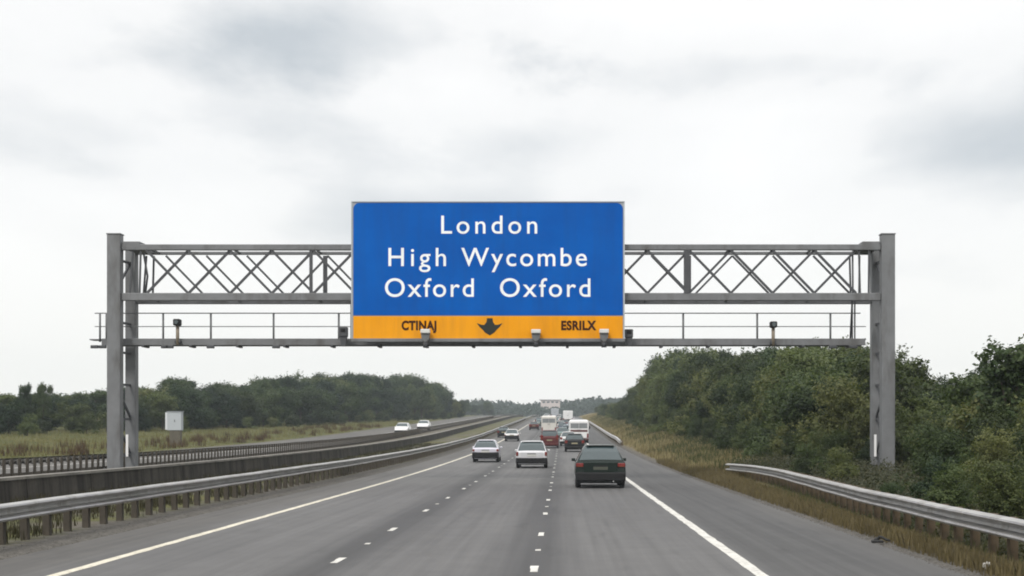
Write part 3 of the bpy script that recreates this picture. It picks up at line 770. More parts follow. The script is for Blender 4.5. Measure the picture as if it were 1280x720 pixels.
van('white van with a maroon band across its rear doors in the right lane', 2.0, 166, 5.4, 2.3, 2.7, P_WHITE, band=P_BAND)
van('tall pale cream van in the middle lane beyond the red people carrier', -1.9, 214, 5.4, 2.25, 2.85, P_CREAM)
car('slate blue car to the right of the cream van', .15, 235, 4.3, 1.8, 1.5, P_BLUE, belt=.9)
van('white box lorry far off, right of the cream van', 1.5, 340, 7.5, 2.3, 3.0, P_WHITE, lorry=True)
car('tiny silver car far away in the middle lane', -1.9, 300, 4.2, 1.78, 1.5, P_SILV)
car('tiny white car far away in the right lane ahead of the van', 3.0, 262, 4.2, 1.78, 1.5, P_WHITE)
car('tiny dark car far away in the left lane', -5.2, 330, 4.2, 1.78, 1.48, P_DARK)
car('tiny red car far away by the left edge line', -4.9, 255, 4.1, 1.75, 1.46, P_RED)
van('grey lorry at the far end of the middle lane', -2.1, 450, 9.0, 2.4, 3.2, paint('grey', (.35, .37, .4), 0, .5), lorry=True)
car('farthest white car near the horizon in the right lane', 1.4, 420, 4.2, 1.8, 1.5, P_WHITE)
car('tiny pale blue car between the cream van and the white van', .9, 214, 4.2, 1.78, 1.48, paint('pale_blue', (.35, .42, .5), .3, .35))
car('tiny black car just right of the white van', 2.7, 232, 4.2, 1.78, 1.48, P_DARK)
car('tiny grey car beyond the white box lorry', 2.4, 365, 4.2, 1.78, 1.5, P_LILAC)
car('tiny white car beyond the tiny silver car', -1.2, 350, 4.2, 1.78, 1.5, P_WHITE)
car('tiny dark red car beyond the slate blue car', .6, 285, 4.2, 1.78, 1.5, P_RED)
car('tiny cream car at the horizon in the left lane', -4.6, 420, 4.2, 1.78, 1.5, P_CREAM)
P_TEAL = paint('pale_teal', (.22, .30, .30), .3, .35)
for lab, x, y, m in (('small white car directly beyond the pale cream van', -1.6, 228, P_WHITE), ('small silver car second beyond the pale cream van', -2.2, 262, P_SILV), ('small teal car in the middle lane under the far wood', -1.5, 322, P_TEAL),
                     ('small lilac car deep in the middle lane queue', -2.0, 388, P_LILAC), ('small white car just beyond the black estate car', .7, 152, P_WHITE), ('small silver car right of the white box lorry', 3.0, 300, P_SILV),
                     ('small cream car on the lane line beyond the slate blue car', -.2, 262, P_CREAM), ('small white car on the right lane line far beyond the van', 2.6, 395, P_WHITE), ('small teal car in the left lane beyond the tiny red car', -4.4, 288, P_TEAL),
                     ('small silver car left of the grey lorry at the horizon', -4.3, 370, P_SILV), ('small pale car lowest in the gap between van and cream van', .1, 186, P_TEAL), ('small lilac car in the right lane beyond the tiny black car', 1.8, 252, P_LILAC)):
    car(lab, x, y, 4.2, 1.78, 1.5, m)
for lab, x, y, m in (('speck of a white car near the crest in the right lane', 1.9, 470, P_WHITE), ('speck of a dark car near the crest in the right lane', .6, 455, P_DARK), ('speck of a silver car near the crest in the middle lane', -1.2, 490, P_SILV),
                     ('speck of a white car on the crest in the left lane', -4.9, 480, P_WHITE), ('speck of a red car before the crest in the right lane', 2.4, 430, P_RED), ('speck of a cream car before the crest on the lane line', -.3, 410, P_CREAM),
                     ('small white car beside the hard shoulder line beyond the van', 2.9, 214, P_WHITE), ('small charcoal car behind the white box lorry', .5, 372, P_DARK)):
    car(lab, x, y, 4.2, 1.8, 1.5, m)
car('white saloon on the raised opposite carriageway, left of the pair', -21.15, 194, 4.5, 1.85, 1.56, P_WHITE, zoff=.5, face=-1, group='oncoming white cars')
car('white saloon on the raised opposite carriageway, right of the pair', -21.2, 224, 4.5, 1.85, 1.56, P_WHITE, zoff=.5, face=-1, group='oncoming white cars')

# --------------------------------------------------------------- vegetation --
def leaf_mesh(name, centers, normals, size, mat, aspect=.62):
    n = len(centers)
    nrm = normals + rng.normal(0, .55, (n, 3)); nrm /= np.linalg.norm(nrm, axis=1, keepdims=True)
    ref = rng.normal(0, 1, (n, 3)); u = np.cross(nrm, ref); u /= np.linalg.norm(u, axis=1, keepdims=True) + 1e-9
    v = np.cross(nrm, u); s = size * rng.uniform(.6, 1.35, (n, 1))
    a = centers - u * s; b = centers + v * s * aspect + nrm * s * .12; c = centers + u * s; d = centers - v * s * aspect + nrm * s * .12
    V = np.stack([a, b, c, d], 1).reshape(-1, 3)
    me = bpy.data.meshes.new(name)
    me.vertices.add(4 * n); me.vertices.foreach_set('co', V.astype(np.float32).ravel())
    me.loops.add(4 * n); me.loops.foreach_set('vertex_index', np.arange(4 * n, dtype=np.int32))
    me.polygons.add(n); me.polygons.foreach_set('loop_start', np.arange(0, 4 * n, 4, dtype=np.int32))
    me.update(calc_edges=True)
    at = me.attributes.new('tint', 'FLOAT', 'FACE'); at.data.foreach_set('value', rng.random(n).astype(np.float32))
    me.materials.append(mat); me.validate(); return me
def crown_points(lobes, n, shell=.55):
    """leaves gathered in twig clumps over a set of lobes"""
    vol = np.array([l[1][0] * l[1][1] * l[1][2] for l in lobes]) ** .67; pr = vol / vol.sum()
    nc = n // 22
    li = rng.choice(len(lobes), nc, p=pr)
    d = rng.normal(0, 1, (nc, 3)); d /= np.linalg.norm(d, axis=1, keepdims=True)
    rad = np.where(rng.random(nc) < shell, rng.uniform(.86, 1.10, nc), rng.random(nc) ** .5 * .9)
    C = np.array([l[0] for l in lobes])[li]; E = np.array([l[1] for l in lobes])[li]
    cc = C + d * rad[:, None] * E
    k = 22; P = np.repeat(cc, k, 0) + rng.normal(0, 1, (nc * k, 3)) * np.repeat(rng.uniform(.10, .26, nc), k)[:, None]
    N = np.repeat(d, k, 0) + np.array([0, 0, .35])
    keep = P[:, 2] > .05
    return P[keep], N[keep]
def tree_proto(kind):
    """unit height 8 m tree: returns crown mesh and trunk mesh"""
    lobes = []
    if kind == 'round':
        for i in range(15):
            a = rng.uniform(0, 6.28); h = rng.uniform(2.6, 6.9); rr = 2.5 * math.sqrt(max(.05, 1 - ((h - 4.3) / 3.4) ** 2)) * rng.uniform(.35, .95)
            s = rng.uniform(.75, 1.35); lobes.append(((math.cos(a) * rr, math.sin(a) * rr, h), (s, s, s * .85)))
        lobes.append(((0, 0, 4.6), (1.9, 1.9, 2.3))); n = 14500; m = M_LEAF; lo = 1.6
    elif kind == 'bush':
        for i in range(17):
            a = rng.uniform(0, 6.28); h = rng.uniform(.7, 6.6); rr = 2.9 * math.sqrt(max(.04, 1 - (max(0, h - 2.0) / 5.6) ** 2)) * rng.uniform(.45, 1)
            s = rng.uniform(.8, 1.45); lobes.append(((math.cos(a) * rr, math.sin(a) * rr, h), (s, s, s * .9)))
        lobes.append(((0, 0, 3.0), (2.1, 2.1, 3.0))); n = 17000; m = M_LEAF2; lo = .6
    elif kind == 'spread':
        for i in range(19):
            a = rng.uniform(0, 6.28); h = rng.uniform(3.0, 7.2); rr = 3.3 * math.sqrt(max(.04, 1 - ((h - 4.6) / 3.2) ** 2)) * rng.uniform(.3, 1)
            s = rng.uniform(.6, 1.2); lobes.append(((math.cos(a) * rr, math.sin(a) * rr, h), (s * 1.15, s * 1.15, s * .75)))
        n = 14000; m = M_LEAF; lo = 1.8
    elif kind == 'tall':
        for i in range(15):
            a = rng.uniform(0, 6.28); h = rng.uniform(1.6, 7.5); rr = (1.9 * (1 - abs(h - 4) / 4.6)) * rng.uniform(.25, 1)
            s = rng.uniform(.5, .95); lobes.append(((math.cos(a) * rr, math.sin(a) * rr, h), (s, s, s * 1.2)))
        n = 10500; m = M_LEAF3; lo = 1.0
    else:   # low shrub
        for i in range(9):
            a = rng.uniform(0, 6.28); h = rng.uniform(.5, 5.8); rr = 4.6 * rng.uniform(.2, 1) * (1 - h / 9)
            s = rng.uniform(1.3, 2.2); lobes.append(((math.cos(a) * rr, math.sin(a) * rr, h), (s, s, s * .85)))
        n = 13000; m = M_LEAF2; lo = .2
    lobes = [(c, tuple(q * .87 for q in e)) for c, e in lobes]
    P_, N_ = crown_points(lobes, n, .68)
    # loose sprays that break the outline
    lb = np.array([l[0] for l in lobes]); le = np.array([l[1] for l in lobes])
    idx = rng.integers(0, len(lobes), 90); dd = rng.normal(0, 1, (90, 3)); dd[:, 2] = np.abs(dd[:, 2]) * .9; dd /= np.linalg.norm(dd, axis=1, keepdims=True)
    base = lb[idx] + dd * le[idx]; tt = rng.random((90, 9, 1)) * .75
    sp = (base[:, None] + dd[:, None] * tt + rng.normal(0, .06, (90, 9, 3))).reshape(-1, 3); sn = np.repeat(dd, 9, 0)
    ok = sp[:, 2] > .1
    P_ = np.concatenate([P_, sp[ok]]); N_ = np.concatenate([N_, sn[ok]])
    zmax = np.percentile(P_[:, 2], 99.6); P_ *= 8.0 / zmax
    crown = leaf_mesh(kind + '_crown', P_, N_, .125, m)
    t = MB()
    t.tube([(0, 0, -.3), (.05, .03, 1.2), (-.06, .05, 2.8), (.04, -.05, 4.6), (.0, 0, 6.2)], .17, 8, .035)
    for l in lobes[:9]:
        c = Vector(l[0]); b = Vector((0, 0, max(lo, c.z * .5))); t.tube([b, b.lerp(c, .5) + Vector((0, 0, .15)), c], .07, 5, .02)
    tm = t.build('tmp', M_BARK); me = tm.data; bpy.data.objects.remove(tm)
    return crown, me
KINDS_ = ['round', 'round', 'bush', 'bush', 'spread', 'tall', 'shrub', 'shrub']
PROTO = [(k, *tree_proto(k)) for k in KINDS_]
BYK = {k: [p for p in PROTO if p[0] == k] for k in set(KINDS_)}
def plant_tree(kind, x, y, h, label, group, mat=None, wide=1.0):
    k, cm, tm = random.choice(BYK[kind])
    if 15 < y < 63.6 and x > 0 and h > .5:                     # the gantry post stands in a cleared patch of the verge
        px = 702 + F * x / y
        if abs(px - 1102) < 20 + .40 * h * wide * F / y:
            hm = CAM_H - 60 * y / F - ground_z(x, y)
            if hm < .45: return None
            h = min(h, hm)
    nm = 'shrub' if kind == 'shrub' else ('bush' if kind == 'bush' else 'tree')
    root = empty(nm, (x, y, ground_z(x, y) - .05), label, nm, group, random.uniform(0, 6.28))
    s = h / 8.0; root.scale = (s * wide, s * wide, s)
    for part, me in (('crown', cm), ('trunk', tm)):
        o = bpy.data.objects.new(part, me); COL.objects.link(o); o.parent = root
    if mat:
        o = root.children[0]; o.material_slots[0].link = 'OBJECT'; o.material_slots[0].material = mat
    return root
def top_height(tab, x, y):
    """height a tree at (x, y) reaches, from the outline of the wood"""
    px = 702 + F * x / y; py = np.interp(px, [t[0] for t in tab], [t[1] for t in tab])
    return CAM_H + (541 - py) * y / F - ground_z(x, y)

R_TOP = [(745, 522), (760, 512), (790, 490), (806, 478), (818, 462), (830, 448), (850, 437), (880, 436), (930, 441), (965, 434), (1000, 430), (1080, 430), (1120, 448), (1150, 468), (1180, 474), (1215, 474), (1238, 464), (1255, 452), (1290, 450), (1400, 444), (1700, 400)]
def right_wood():
    g1 = 'bushes at the front of the right wood'; g2 = 'trees in the right wood'; g3 = 'shrubs along the foot of the right wood'
    def edge(y): return float(np.interp(y, [20, 40, 62, 90, 130, 180, 300, 480], [11.6, 11.8, 12.3, 12.3, 12.0, 12.0, 12.4, 12.5]))
    # low shrubs along the edge
    y = 24.0
    while y < 430:
        x = edge(y) + random.uniform(-.3, .7) + (1.6 if 58 < y < 66 else 0)
        h = random.uniform(1.5, 2.6) * (1 if y < 150 else 1.3)
        plant_tree('shrub', x, y, h, 'low dark shrub along the foot of the right hand wood', g3, M_LEAF if random.random() < .5 else None, 1.0)
        y += random.uniform(2.0, 3.0) * (1 if y < 140 else 1.8)
    y = 17.0
    while y < 60:
        plant_tree('shrub', rx(y) + random.uniform(1.3, 3.6) + (.8 if 56 < y else 0), y, random.uniform(.75, 1.7), 'knee high dark shrub close behind the right hand barrier', 'low shrubs behind the right barrier', random.choice([M_LEAF, M_LEAF3, M_LEAF2]), 1.15)
        y += random.uniform(.9, 1.7)
    # front row bushes
    y = 23.0
    while y < 620:
        x = edge(y) + random.uniform(1.6, 3.4) + (1.8 if 57 < y < 67 else 0)
        ht = top_height(R_TOP, x, y); h = max(2.2, min(ht * random.uniform(.60, .86), 7.0))
        kind = random.choice(['bush', 'bush', 'round', 'shrub'])
        plant_tree(kind, x, y, h, 'leafy olive green bush at the front of the right hand wood', g1, random.choice([None, M_LEAF, M_LEAF2]), 1.15 if h < 5 else .95)
        y += random.uniform(2.6, 3.8) * (1 if y < 150 else 2.0)
    # second and third rows carry the outline
    for dx, j, ymax in ((5.2, .97, 600), (9.5, .98, 420), (15, 1.0, 210), (22, .97, 120)):
        y = 30.0 + dx
        while y < ymax:
            x = edge(y) + dx + random.uniform(-1.3, 1.3)
            ht = top_height(R_TOP, x, y)
            h = ht * random.uniform(j - .14, j + .03)
            if 702 + F * x / y < 1420:
                h = max(2.5, min(h, 16))
                plant_tree(random.choice(['round', 'spread', 'round', 'bush', 'tall']), x, y, h, 'tall green tree inside the right hand wood', g2, random.choice([None, None, M_LEAF2, M_LEAF]), .95 if h > 7 else 1.15)
            y += random.uniform(3.8, 6.2) * (1 if y < 140 else 2.1 if y < 300 else 3.2)
    x, y = (1262 - 702) / F * 47, 47
    plant_tree('tall', x, y, CAM_H + (541 - 430) * y / F - ground_z(x, y), 'dark feathery tree standing above the wood at the far right', g2, M_LEAF3, 1.25)
right_wood()

L_TOP = [(-200, 494), (0, 492), (10, 487), (20, 489), (28, 499), (45, 490), (70, 487), (95, 492), (112, 490), (130, 484), (160, 482), (185, 486), (195, 474), (220, 467), (242, 472), (262, 478), (300, 476), (340, 469), (400, 468), (470, 468), (520, 470), (548, 477), (565, 489), (574, 500), (582, 512), (600, 514), (630, 518), (650, 520)]
def left_wood():
    g = 'trees in the left wood'; gb = 'bushes before the left wood'
    def front(y): return float(np.interp(y, [60, 110, 150, 220, 300, 380, 450, 700], [-72, -62, -58, -50, -44, -38, -34, -32]))
    for row, (dx, k) in enumerate(((0, .80), (-7, .95), (-15, 1.0), (-26, .95))):
        y = 88.0 + row * 4
        while y < (470 if row < 3 else 190):
            x = front(y) + dx + random.uniform(-1.5, 1.5)
            h = top_height(L_TOP, x, y) * random.uniform(k - .12, k + .03); px = 702 + F * x / y
            h = max(2.5, min(h, 18))
            near = px < 190
            plant_tree(random.choice(['bush', 'round', 'bush'] if row == 0 else ['round', 'spread', 'round', 'bush']), x, y, h,
                       'dark green tree in the lower wood behind the left gantry post' if near else 'dark blue green tree in the taller wood left of the road', g, random.choice([None, M_LEAF3, M_LEAF3]), 1.0 if h > 7 else 1.35)
            y += random.uniform(5.0, 8.0) * (1 if y < 240 else 1.5)
    y = 95.0
    while y < 440:                                                          # understory
        x = front(y) + random.uniform(2.0, 5.0)
        plant_tree('shrub', x, y, random.uniform(1.2, 2.6), 'low shrub on the grass before the left hand wood', gb, random.choice([None, M_LEAF]), 1.2)
        y += random.uniform(5, 9)
    for px, py, w in ((32, 480, .8), (54, 479, .8)):                         # two thin tops standing out
        y = 165; x = (px - 702) / F * y
        plant_tree('spread', x, y, CAM_H + (541 - py) * y / F - ground_z(x, y), 'thin tree top rising above the low wood at the far left', g, M_LEAF3, .42)
    for y in np.arange(470, 900, 14):                                        # thin edge beyond the end of the wood
        x = -34 + random.uniform(-30, 1) * (1 if y > 600 else .5); plant_tree('round', x, y, random.uniform(3.5, 7), 'small hazy tree beyond the end of the left wood', 'trees beyond the left wood', M_LEAF3)
left_wood()

def far_wood():
    n = 150000
    t = rng.random(n)
    x = rng.uniform(-760, 520, n); ridge = 1.0 + .07 * np.sin(x * .035) + .06 * np.sin(x * .11 + 1) + .05 * np.sin(x * .31)
    y = 880 + rng.uniform(0, 190, n) - np.abs(x) * .12
    bump = (np.sin(x * .9 + y * .3) * .5 + np.sin(x * .37 - y * .8)) * .9
    hgt = np.where(y < 960, 7.0, 11.5) * ridge + bump
    z = grade_z(y) + ground_off(x, y) + rng.random(n) ** .8 * hgt
    P_ = np.stack([x, y, z], 1); N_ = np.tile([0, -.5, .6], (n, 1))
    me = leaf_mesh('far_wood', P_, N_, 1.15, M_LEAF3); o = bpy.data.objects.new('far_wood', me); COL.objects.link(o)
    tag(o, 'hazy blue green wood along the horizon', kind='stuff')
far_wood()

# far pale building above the horizon wood
def far_building():
    y = 935; x = (688 - 702) / F * y; z0 = ground_z(x, y)
    root = empty('far_building', (x, y, z0), 'pale flat roofed hall showing above the trees on the horizon', 'building')
    MB().cbox((0, 0, 6.3), (12.5, 8, 12.6), .1).build('wall', simple('pale_render', (.55, .48, .46), .8, var=.1), root)
    MB().cbox((0, 0, 12.85), (14.6, 9.4, .6), .1).build('roof', simple('pale_roof', (.6, .58, .58), .7, var=.1), root)
    for i in range(4): MB().cbox((-4.2 + i * 2.8, -4.03, 11.2), (1.7, .1, 1.0), .02).build('window', M_GLASS, root)
far_building()

# -- grass, weeds ---------------------------------------------------------
def blades(name, xs, ys, h, w, mat, label, lean=.35):
    n = len(xs)
    z = np.array(grade_z(ys) + ground_off(xs, ys)) - .02
    a = rng.uniform(0, 6.28, n); h = h * rng.uniform(.5, 1.4, n); w = w * rng.uniform(.7, 1.3, n)
    lx, ly = np.cos(a) * lean * h * rng.random(n), np.sin(a) * lean * h * rng.random(n)
    b = rng.uniform(0, 3.14, n); ux, uy = np.cos(b) * w / 2, np.sin(b) * w / 2
    V = np.stack([np.stack([xs - ux, ys - uy, z], 1), np.stack([xs + ux, ys + uy, z], 1),
                  np.stack([xs + ux * .6 + lx * .45, ys + uy * .6 + ly * .45, z + h * .6], 1), np.stack([xs + lx, ys + ly, z + h], 1)], 1).reshape(-1, 3)
    me = bpy.data.meshes.new(name); me.vertices.add(4 * n); me.vertices.foreach_set('co', V.astype(np.float32).ravel())
    me.loops.add(4 * n); me.loops.foreach_set('vertex_index', np.arange(4 * n, dtype=np.int32))
    me.polygons.add(n); me.polygons.foreach_set('loop_start', np.arange(0, 4 * n, 4, dtype=np.int32)); me.update(calc_edges=True)
    at = me.attributes.new('tint', 'FLOAT', 'FACE'); at.data.foreach_set('value', rng.random(n).astype(np.float32))
    me.materials.append(mat); me.validate()
    o = bpy.data.objects.new(name, me); COL.objects.link(o); return tag(o, label, kind='stuff')
def clumpy(n, x0, x1, y0, y1, pw=1.6, clump=.25, per=14):
    m = n // per
    cx = rng.uniform(x0, x1, m); cy = y0 + (y1 - y0) * rng.random(m) ** pw
    return np.repeat(cx, per) + rng.normal(0, clump, m * per), np.repeat(cy, per) + rng.normal(0, clump * 1.6, m * per)
x, y = clumpy(60000, 6.3, 7.3, 12, 95, 1.6, .2); k = (x > 6.22) & ((y > 64) | (x < np.array([rx(q) for q in y]) - .12))
hh = np.where((x > 6.6) & (y < 55), .15, .24)
blades('dry_grass', x[k], y[k], hh[k], .02, M_DRY, 'dry straw coloured grass on the right verge')
x, y = clumpy(16000, 7.0, 10.5, 62, 130, 1.2, .4); k = x > 6.6
blades('dry_grass', x[k], y[k], .28, .035, M_DRY, 'dry straw grass on the bank past the end of the right barrier')
x, y = clumpy(30000, 6.7, 12.4, 75, 480, 1.4, .5); k = x > 6.6
blades('dry_grass', x[k], y[k], .38, .06, M_DRY, 'dry brown grass on the bank rising beside the far road')
x, y = clumpy(9000, 6.6, 10, 14, 90, 1.5, .3); k = x > 6.5
blades('green_grass', x[k], y[k], .2, .024, M_GRASS, 'green grass mixed into the right verge')
x, y = clumpy(15000, 8.0, 13, 70, 420, 1.3, .8, 40); k = x > 7
blades('green_grass', x[k], y[k], .5, .06, M_GRASS, 'olive green grass along the top of the right bank')
x, y = clumpy(30000, -16.0, -10.6, 14, 160, 1.3, .22, 30); k = (x > -16.2) & (x < -10.25)
blades('rough_grass', x[k], y[k], .26, .024, M_ROUGH, 'rough grass between the left barrier and the wall')
x, y = clumpy(36000, -58, -31.2, 60, 330, 1.3, .8); k = x < -31.1
blades('field_grass', x[k], y[k], .28, .06, M_GRASS, 'tall pale grass in the field left of the opposite road')
x, y = clumpy(6500, -40, -31.8, 50, 260, 1.3, .28, 50); k = x < -31.3
blades('brown_weeds', x[k], y[k], .62, .05, M_WEED, 'rust brown dock weeds at the edge of the left field', .2)

def undergrowth():
    n = 70000; y = 16 + 60 * rng.random(n) ** 1.3; x = rng.uniform(7.2, 13.5, n)
    lo = np.array([rx(q) for q in y]) + .25; k = x > lo; x, y, lo = x[k], y[k], lo[k]
    t = np.clip((x - lo) / 2.2, 0, 1); lump = .5 + .5 * np.sin(x * 2.1 + np.sin(y * 1.3) * 1.5) * np.sin(y * 1.1 + x)
    h = (.12 + .55 * t) * (.25 + 1.1 * lump)
    z = grade_z(y) + ground_off(x, y) + rng.random(len(x)) ** .7 * h
    me = leaf_mesh('undergrowth', np.stack([x, y, z], 1), np.tile([-.2, -.4, .7], (len(x), 1)), .045, M_BRAMBLE)
    o = bpy.data.objects.new('undergrowth', me); COL.objects.link(o); tag(o, 'dark brambly undergrowth behind the right hand barrier', kind='stuff')
undergrowth()

# sign back / cabinet in the field
def cabinet():
    y = 128.0; x = (219 - 702) / F * y; z = ground_z(x, y)
    root = empty('roadside_cabinet', (x, y, z), 'pale grey metal cabinet on a short plinth in the left field', 'cabinet')
    top = CAM_H - (515 - 541) / F * y - z; bot = CAM_H - (538 - 541) / F * y - z
    W = 22 / F * y
    MB().cbox((.0, 0, (top + bot) / 2), (W * .80, .75, top - bot), .03).build('housing', simple('cabinet_grey', (.40, .43, .46), .5, var=.08, scale=1.5), root)
    MB().cbox((-W * .44, -.1, (top + bot) / 2), (W * .12, .6, (top - bot) * .94), .02).build('side_door', simple('cabinet_light', (.58, .60, .63), .5, var=.06), root)
    MB().cbox((.0, 0, top + .03), (W * .86, .85, .06), .01).build('roof', simple('cabinet_dark', (.25, .27, .29), .5, var=.1), root)
    MB().cbox((.05, 0, bot / 2 - .1), (W * .62, .6, bot + .2), .02).build('plinth', M_PLINTH, root)
    MB().cbox((.05, -.39, bot + .85), (.04, .04, .22), .01).build('handle', M_BLACK, root)
cabinet()

# litter
def litter():
    m = MB(); pts = []
    for i in range(9):
        t = i / 8; pts.append((5.98 + .26 * t + .03 * math.sin(t * 9), 27.5 + .10 * math.sin(t * 5), .035 + .06 * math.sin(t * 3.14) + .02 * math.sin(t * 14)))
    m.tube(pts, .035, 7, .02); m.cbox((6.02, 27.45, .03), (.22, .16, .05), .02)
    tag(m.build('tyre_scrap', M_TYRE), 'black scrap of tyre lying at the edge of the hard shoulder', 'debris')
    bm = bmesh.new(); bmesh.ops.create_icosphere(bm, subdivisions=3, radius=1)
    for v in bm.verts:
        k = 1 + .35 * math.sin(v.co.x * 5 + v.co.z * 3) * math.sin(v.co.y * 6 + 1); v.co = Vector((v.co.x * .07, v.co.y * .08, v.co.z * .05)) * k
    bm.verts.index_update(); q = MB().add([v.co[:] for v in bm.verts], [[v.index for v in f.verts] for f in bm.faces]); bm.free()
    o = q.build('plastic_bag', simple('white_plastic', (.7, .69, .66), .5, var=.1), None, (6.45, 21.8, ground_z(6.45, 21.8) + .07))
    tag(o, 'crumpled white plastic bag in the roadside grass', 'litter')
litter()

# --------------------------------------------------------------------- haze --
HAZE = .00028
def haze():
    o = MB().box(-950, 950, -60, 1520, -1.5, 75).build('haze', bpy.data.materials.new('haze_air'))
    mt = o.data.materials[0]; mt.use_nodes = True; t = mt.node_tree; t.nodes.clear()
    out = t.nodes.new('ShaderNodeOutputMaterial'); v = t.nodes.new('ShaderNodeVolumePrincipled')
    v.inputs['Color'].default_value = (.80, .88, .95, 1); v.inputs['Density'].default_value = HAZE; v.inputs['Anisotropy'].default_value = .2
    t.links.new(v.outputs[0], out.inputs['Volume']); tag(o, 'thin pale air haze over the whole road', kind='stuff')
haze()

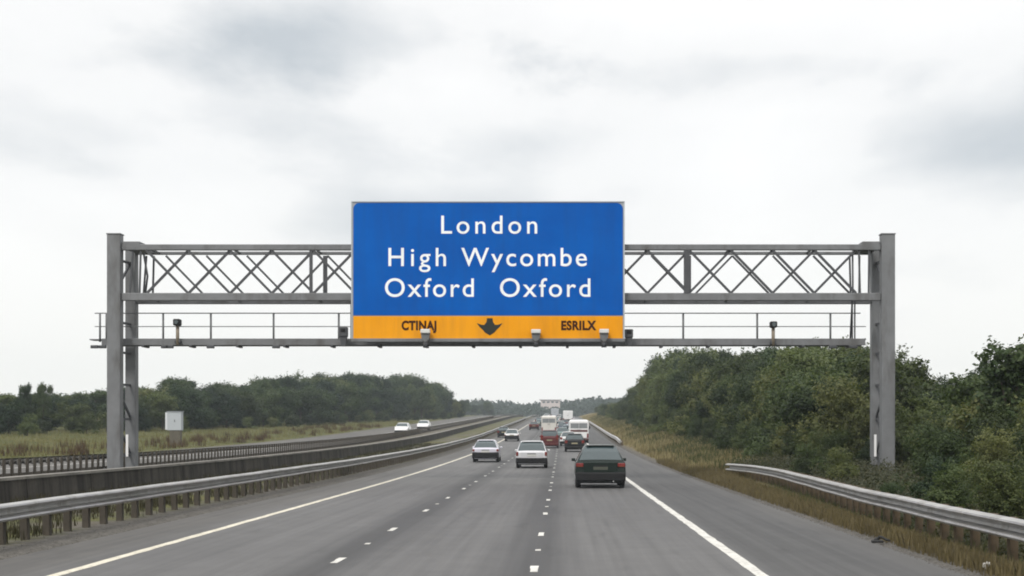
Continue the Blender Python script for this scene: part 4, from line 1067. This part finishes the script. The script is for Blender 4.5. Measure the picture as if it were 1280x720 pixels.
# ---------------------------------------------------------------- sky, sun --
SUN_EL, SUN_AZ = R(44), R(-158)       # azimuth from +Y (ahead), negative = to the left; high behind the camera
def world():
    w = bpy.data.worlds.new('World'); SC.world = w; w.use_nodes = True; t = w.node_tree; t.nodes.clear()
    N = t.nodes.new; L = t.links.new
    out = N('ShaderNodeOutputWorld'); bg = N('ShaderNodeBackground'); L(bg.outputs[0], out.inputs[0]); bg.inputs[1].default_value = .1
    sky = N('ShaderNodeTexSky'); sky.sky_type = 'NISHITA'; sky.sun_disc = False; sky.sun_elevation = SUN_EL; sky.sun_rotation = SUN_AZ
    tc = N('ShaderNodeTexCoord'); sep = N('ShaderNodeSeparateXYZ'); L(tc.outputs['Generated'], sep.inputs[0])
    def M(op, a, b=None, c=None):
        m = N('ShaderNodeMath'); m.operation = op
        for i, v in enumerate((a, b, c)):
            if v is None: continue
            if hasattr(v, 'is_output'): L(v, m.inputs[i])
            else: m.inputs[i].default_value = v
        return m.outputs[0]
    z = M('MAXIMUM', sep.outputs[2], 0.0); den = M('ADD', z, .10)
    cb = N('ShaderNodeCombineXYZ'); L(M('DIVIDE', sep.outputs[0], den), cb.inputs[0]); L(M('MULTIPLY', M('DIVIDE', sep.outputs[1], den), .55), cb.inputs[1]); L(M('MULTIPLY', z, .6), cb.inputs[2])
    def noise(scale, det, rough, loc):
        mp = N('ShaderNodeMapping'); mp.inputs['Location'].default_value = loc; L(cb.outputs[0], mp.inputs[0])
        n = N('ShaderNodeTexNoise'); n.inputs['Scale'].default_value = scale; n.inputs['Detail'].default_value = det; n.inputs['Roughness'].default_value = rough
        L(mp.outputs[0], n.inputs['Vector']); return n.outputs['Fac']
    big = noise(.72, 2, .45, (5.3, 2.2, 0)); mid = noise(1.7, 5, .5, (.4, 7.0, 0))
    k = M('ADD', M('MULTIPLY', big, .70), M('MULTIPLY', mid, .30))
    # a few heavier banks in the cloud layer (plane coordinates of the layer)
    sp = N('ShaderNodeSeparateXYZ'); L(cb.outputs[0], sp.inputs[0])
    rag = noise(3.2, 6, .6, (9.1, 3.3, 0)); rag2 = noise(1.3, 3, .5, (2.1, 8.3, 0))
    for cx, cy, a, b, amt in ((-.40, 1.46, .40, .13, .19), (.36, 1.53, .38, .12, .17), (-1.10, 1.72, .75, .26, .11), (1.15, 1.9, .6, .25, .025), (.0, 1.75, .8, .16, .05), (.1, 1.32, 1.4, .12, .05), (2.2, .6, .9, .5, .12), (-1.9, -.8, 1.0, .7, .12)):
        dx = M('DIVIDE', M('SUBTRACT', sp.outputs[0], cx), a); dy = M('DIVIDE', M('SUBTRACT', sp.outputs[1], cy), b)
        d = M('SQRT', M('ADD', M('MULTIPLY', dx, dx), M('MULTIPLY', dy, dy)))
        d = M('ADD', d, M('ADD', M('MULTIPLY_ADD', rag, 1.0, -.5), M('MULTIPLY_ADD', rag2, 1.0, -.5)))
        mr = N('ShaderNodeMapRange'); mr.interpolation_type = 'SMOOTHSTEP'; L(d, mr.inputs[0])
        mr.inputs[1].default_value = 1.6; mr.inputs[2].default_value = .05; mr.inputs[3].default_value = 0; mr.inputs[4].default_value = amt
        k = M('ADD', k, mr.outputs[0])
    rp = N('ShaderNodeValToRGB'); L(k, rp.inputs[0]); e = rp.color_ramp.elements
    e[0].position = .40; e[0].color = (1.0, .995, .985, 1); e[1].position = .66; e[1].color = (.56, .60, .635, 1)
    m1 = e.new(.52); m1.color = (.93, .93, .925, 1)
    # near the horizon the cloud thins to an even white
    hz = N('ShaderNodeMapRange'); hz.interpolation_type = 'SMOOTHSTEP'; L(z, hz.inputs[0]); hz.inputs[1].default_value = .03; hz.inputs[2].default_value = .19
    mx = N('ShaderNodeMix'); mx.data_type = 'RGBA'; L(hz.outputs[0], mx.inputs[0]); mx.inputs[6].default_value = (1.0, .985, .955, 1); L(rp.outputs[0], mx.inputs[7])
    # an overcast sky is brighter overhead than at the horizon
    zr = N('ShaderNodeMapRange'); zr.interpolation_type = 'SMOOTHSTEP'; L(z, zr.inputs[0]); zr.inputs[1].default_value = .30; zr.inputs[2].default_value = .95; zr.inputs[3].default_value = 10.0; zr.inputs[4].default_value = 17.0
    vm = N('ShaderNodeVectorMath'); vm.operation = 'SCALE'; L(mx.outputs[2], vm.inputs[0]); L(zr.outputs[0], vm.inputs['Scale'])
    m2 = N('ShaderNodeMix'); m2.data_type = 'RGBA'; m2.inputs[0].default_value = .94; L(sky.outputs[0], m2.inputs[6]); L(vm.outputs[0], m2.inputs[7])
    L(m2.outputs[2], bg.inputs[0])
world()
sl = bpy.data.lights.new('sun', 'SUN'); sl.energy = 1.9; sl.angle = R(14); sl.color = (1, .95, .88)
so = bpy.data.objects.new('sun', sl); COL.objects.link(so)
dirv = Vector((math.sin(SUN_AZ) * math.cos(SUN_EL), math.cos(SUN_AZ) * math.cos(SUN_EL), math.sin(SUN_EL)))
so.rotation_euler = (-dirv).to_track_quat('-Z', 'Y').to_euler(); so.location = dirv * 60

# ------------------------------------------------------------------- camera --
cd = bpy.data.cameras.new('camera'); co = bpy.data.objects.new('camera', cd); COL.objects.link(co)
co.location = (0, 0, CAM_H); co.rotation_euler = (R(90), 0, 0)
cd.sensor_fit = 'HORIZONTAL'; cd.sensor_width = 36; cd.lens = 36 * F / 1280
cd.shift_x = -(702 - 640) / 1280; cd.shift_y = (541 - 360) / 1280
cd.clip_start = .1; cd.clip_end = 6000
SC.camera = co
SC.view_settings.view_transform = 'Standard'; SC.view_settings.look = 'None'; SC.view_settings.gamma = 1; SC.view_settings.exposure = .12
SC.view_settings.use_curve_mapping = False
try:
    SC.cycles.filter_width = 1.9; SC.cycles.volume_bounces = 1; SC.cycles.max_bounces = 6; SC.cycles.transparent_max_bounces = 8
except Exception: pass
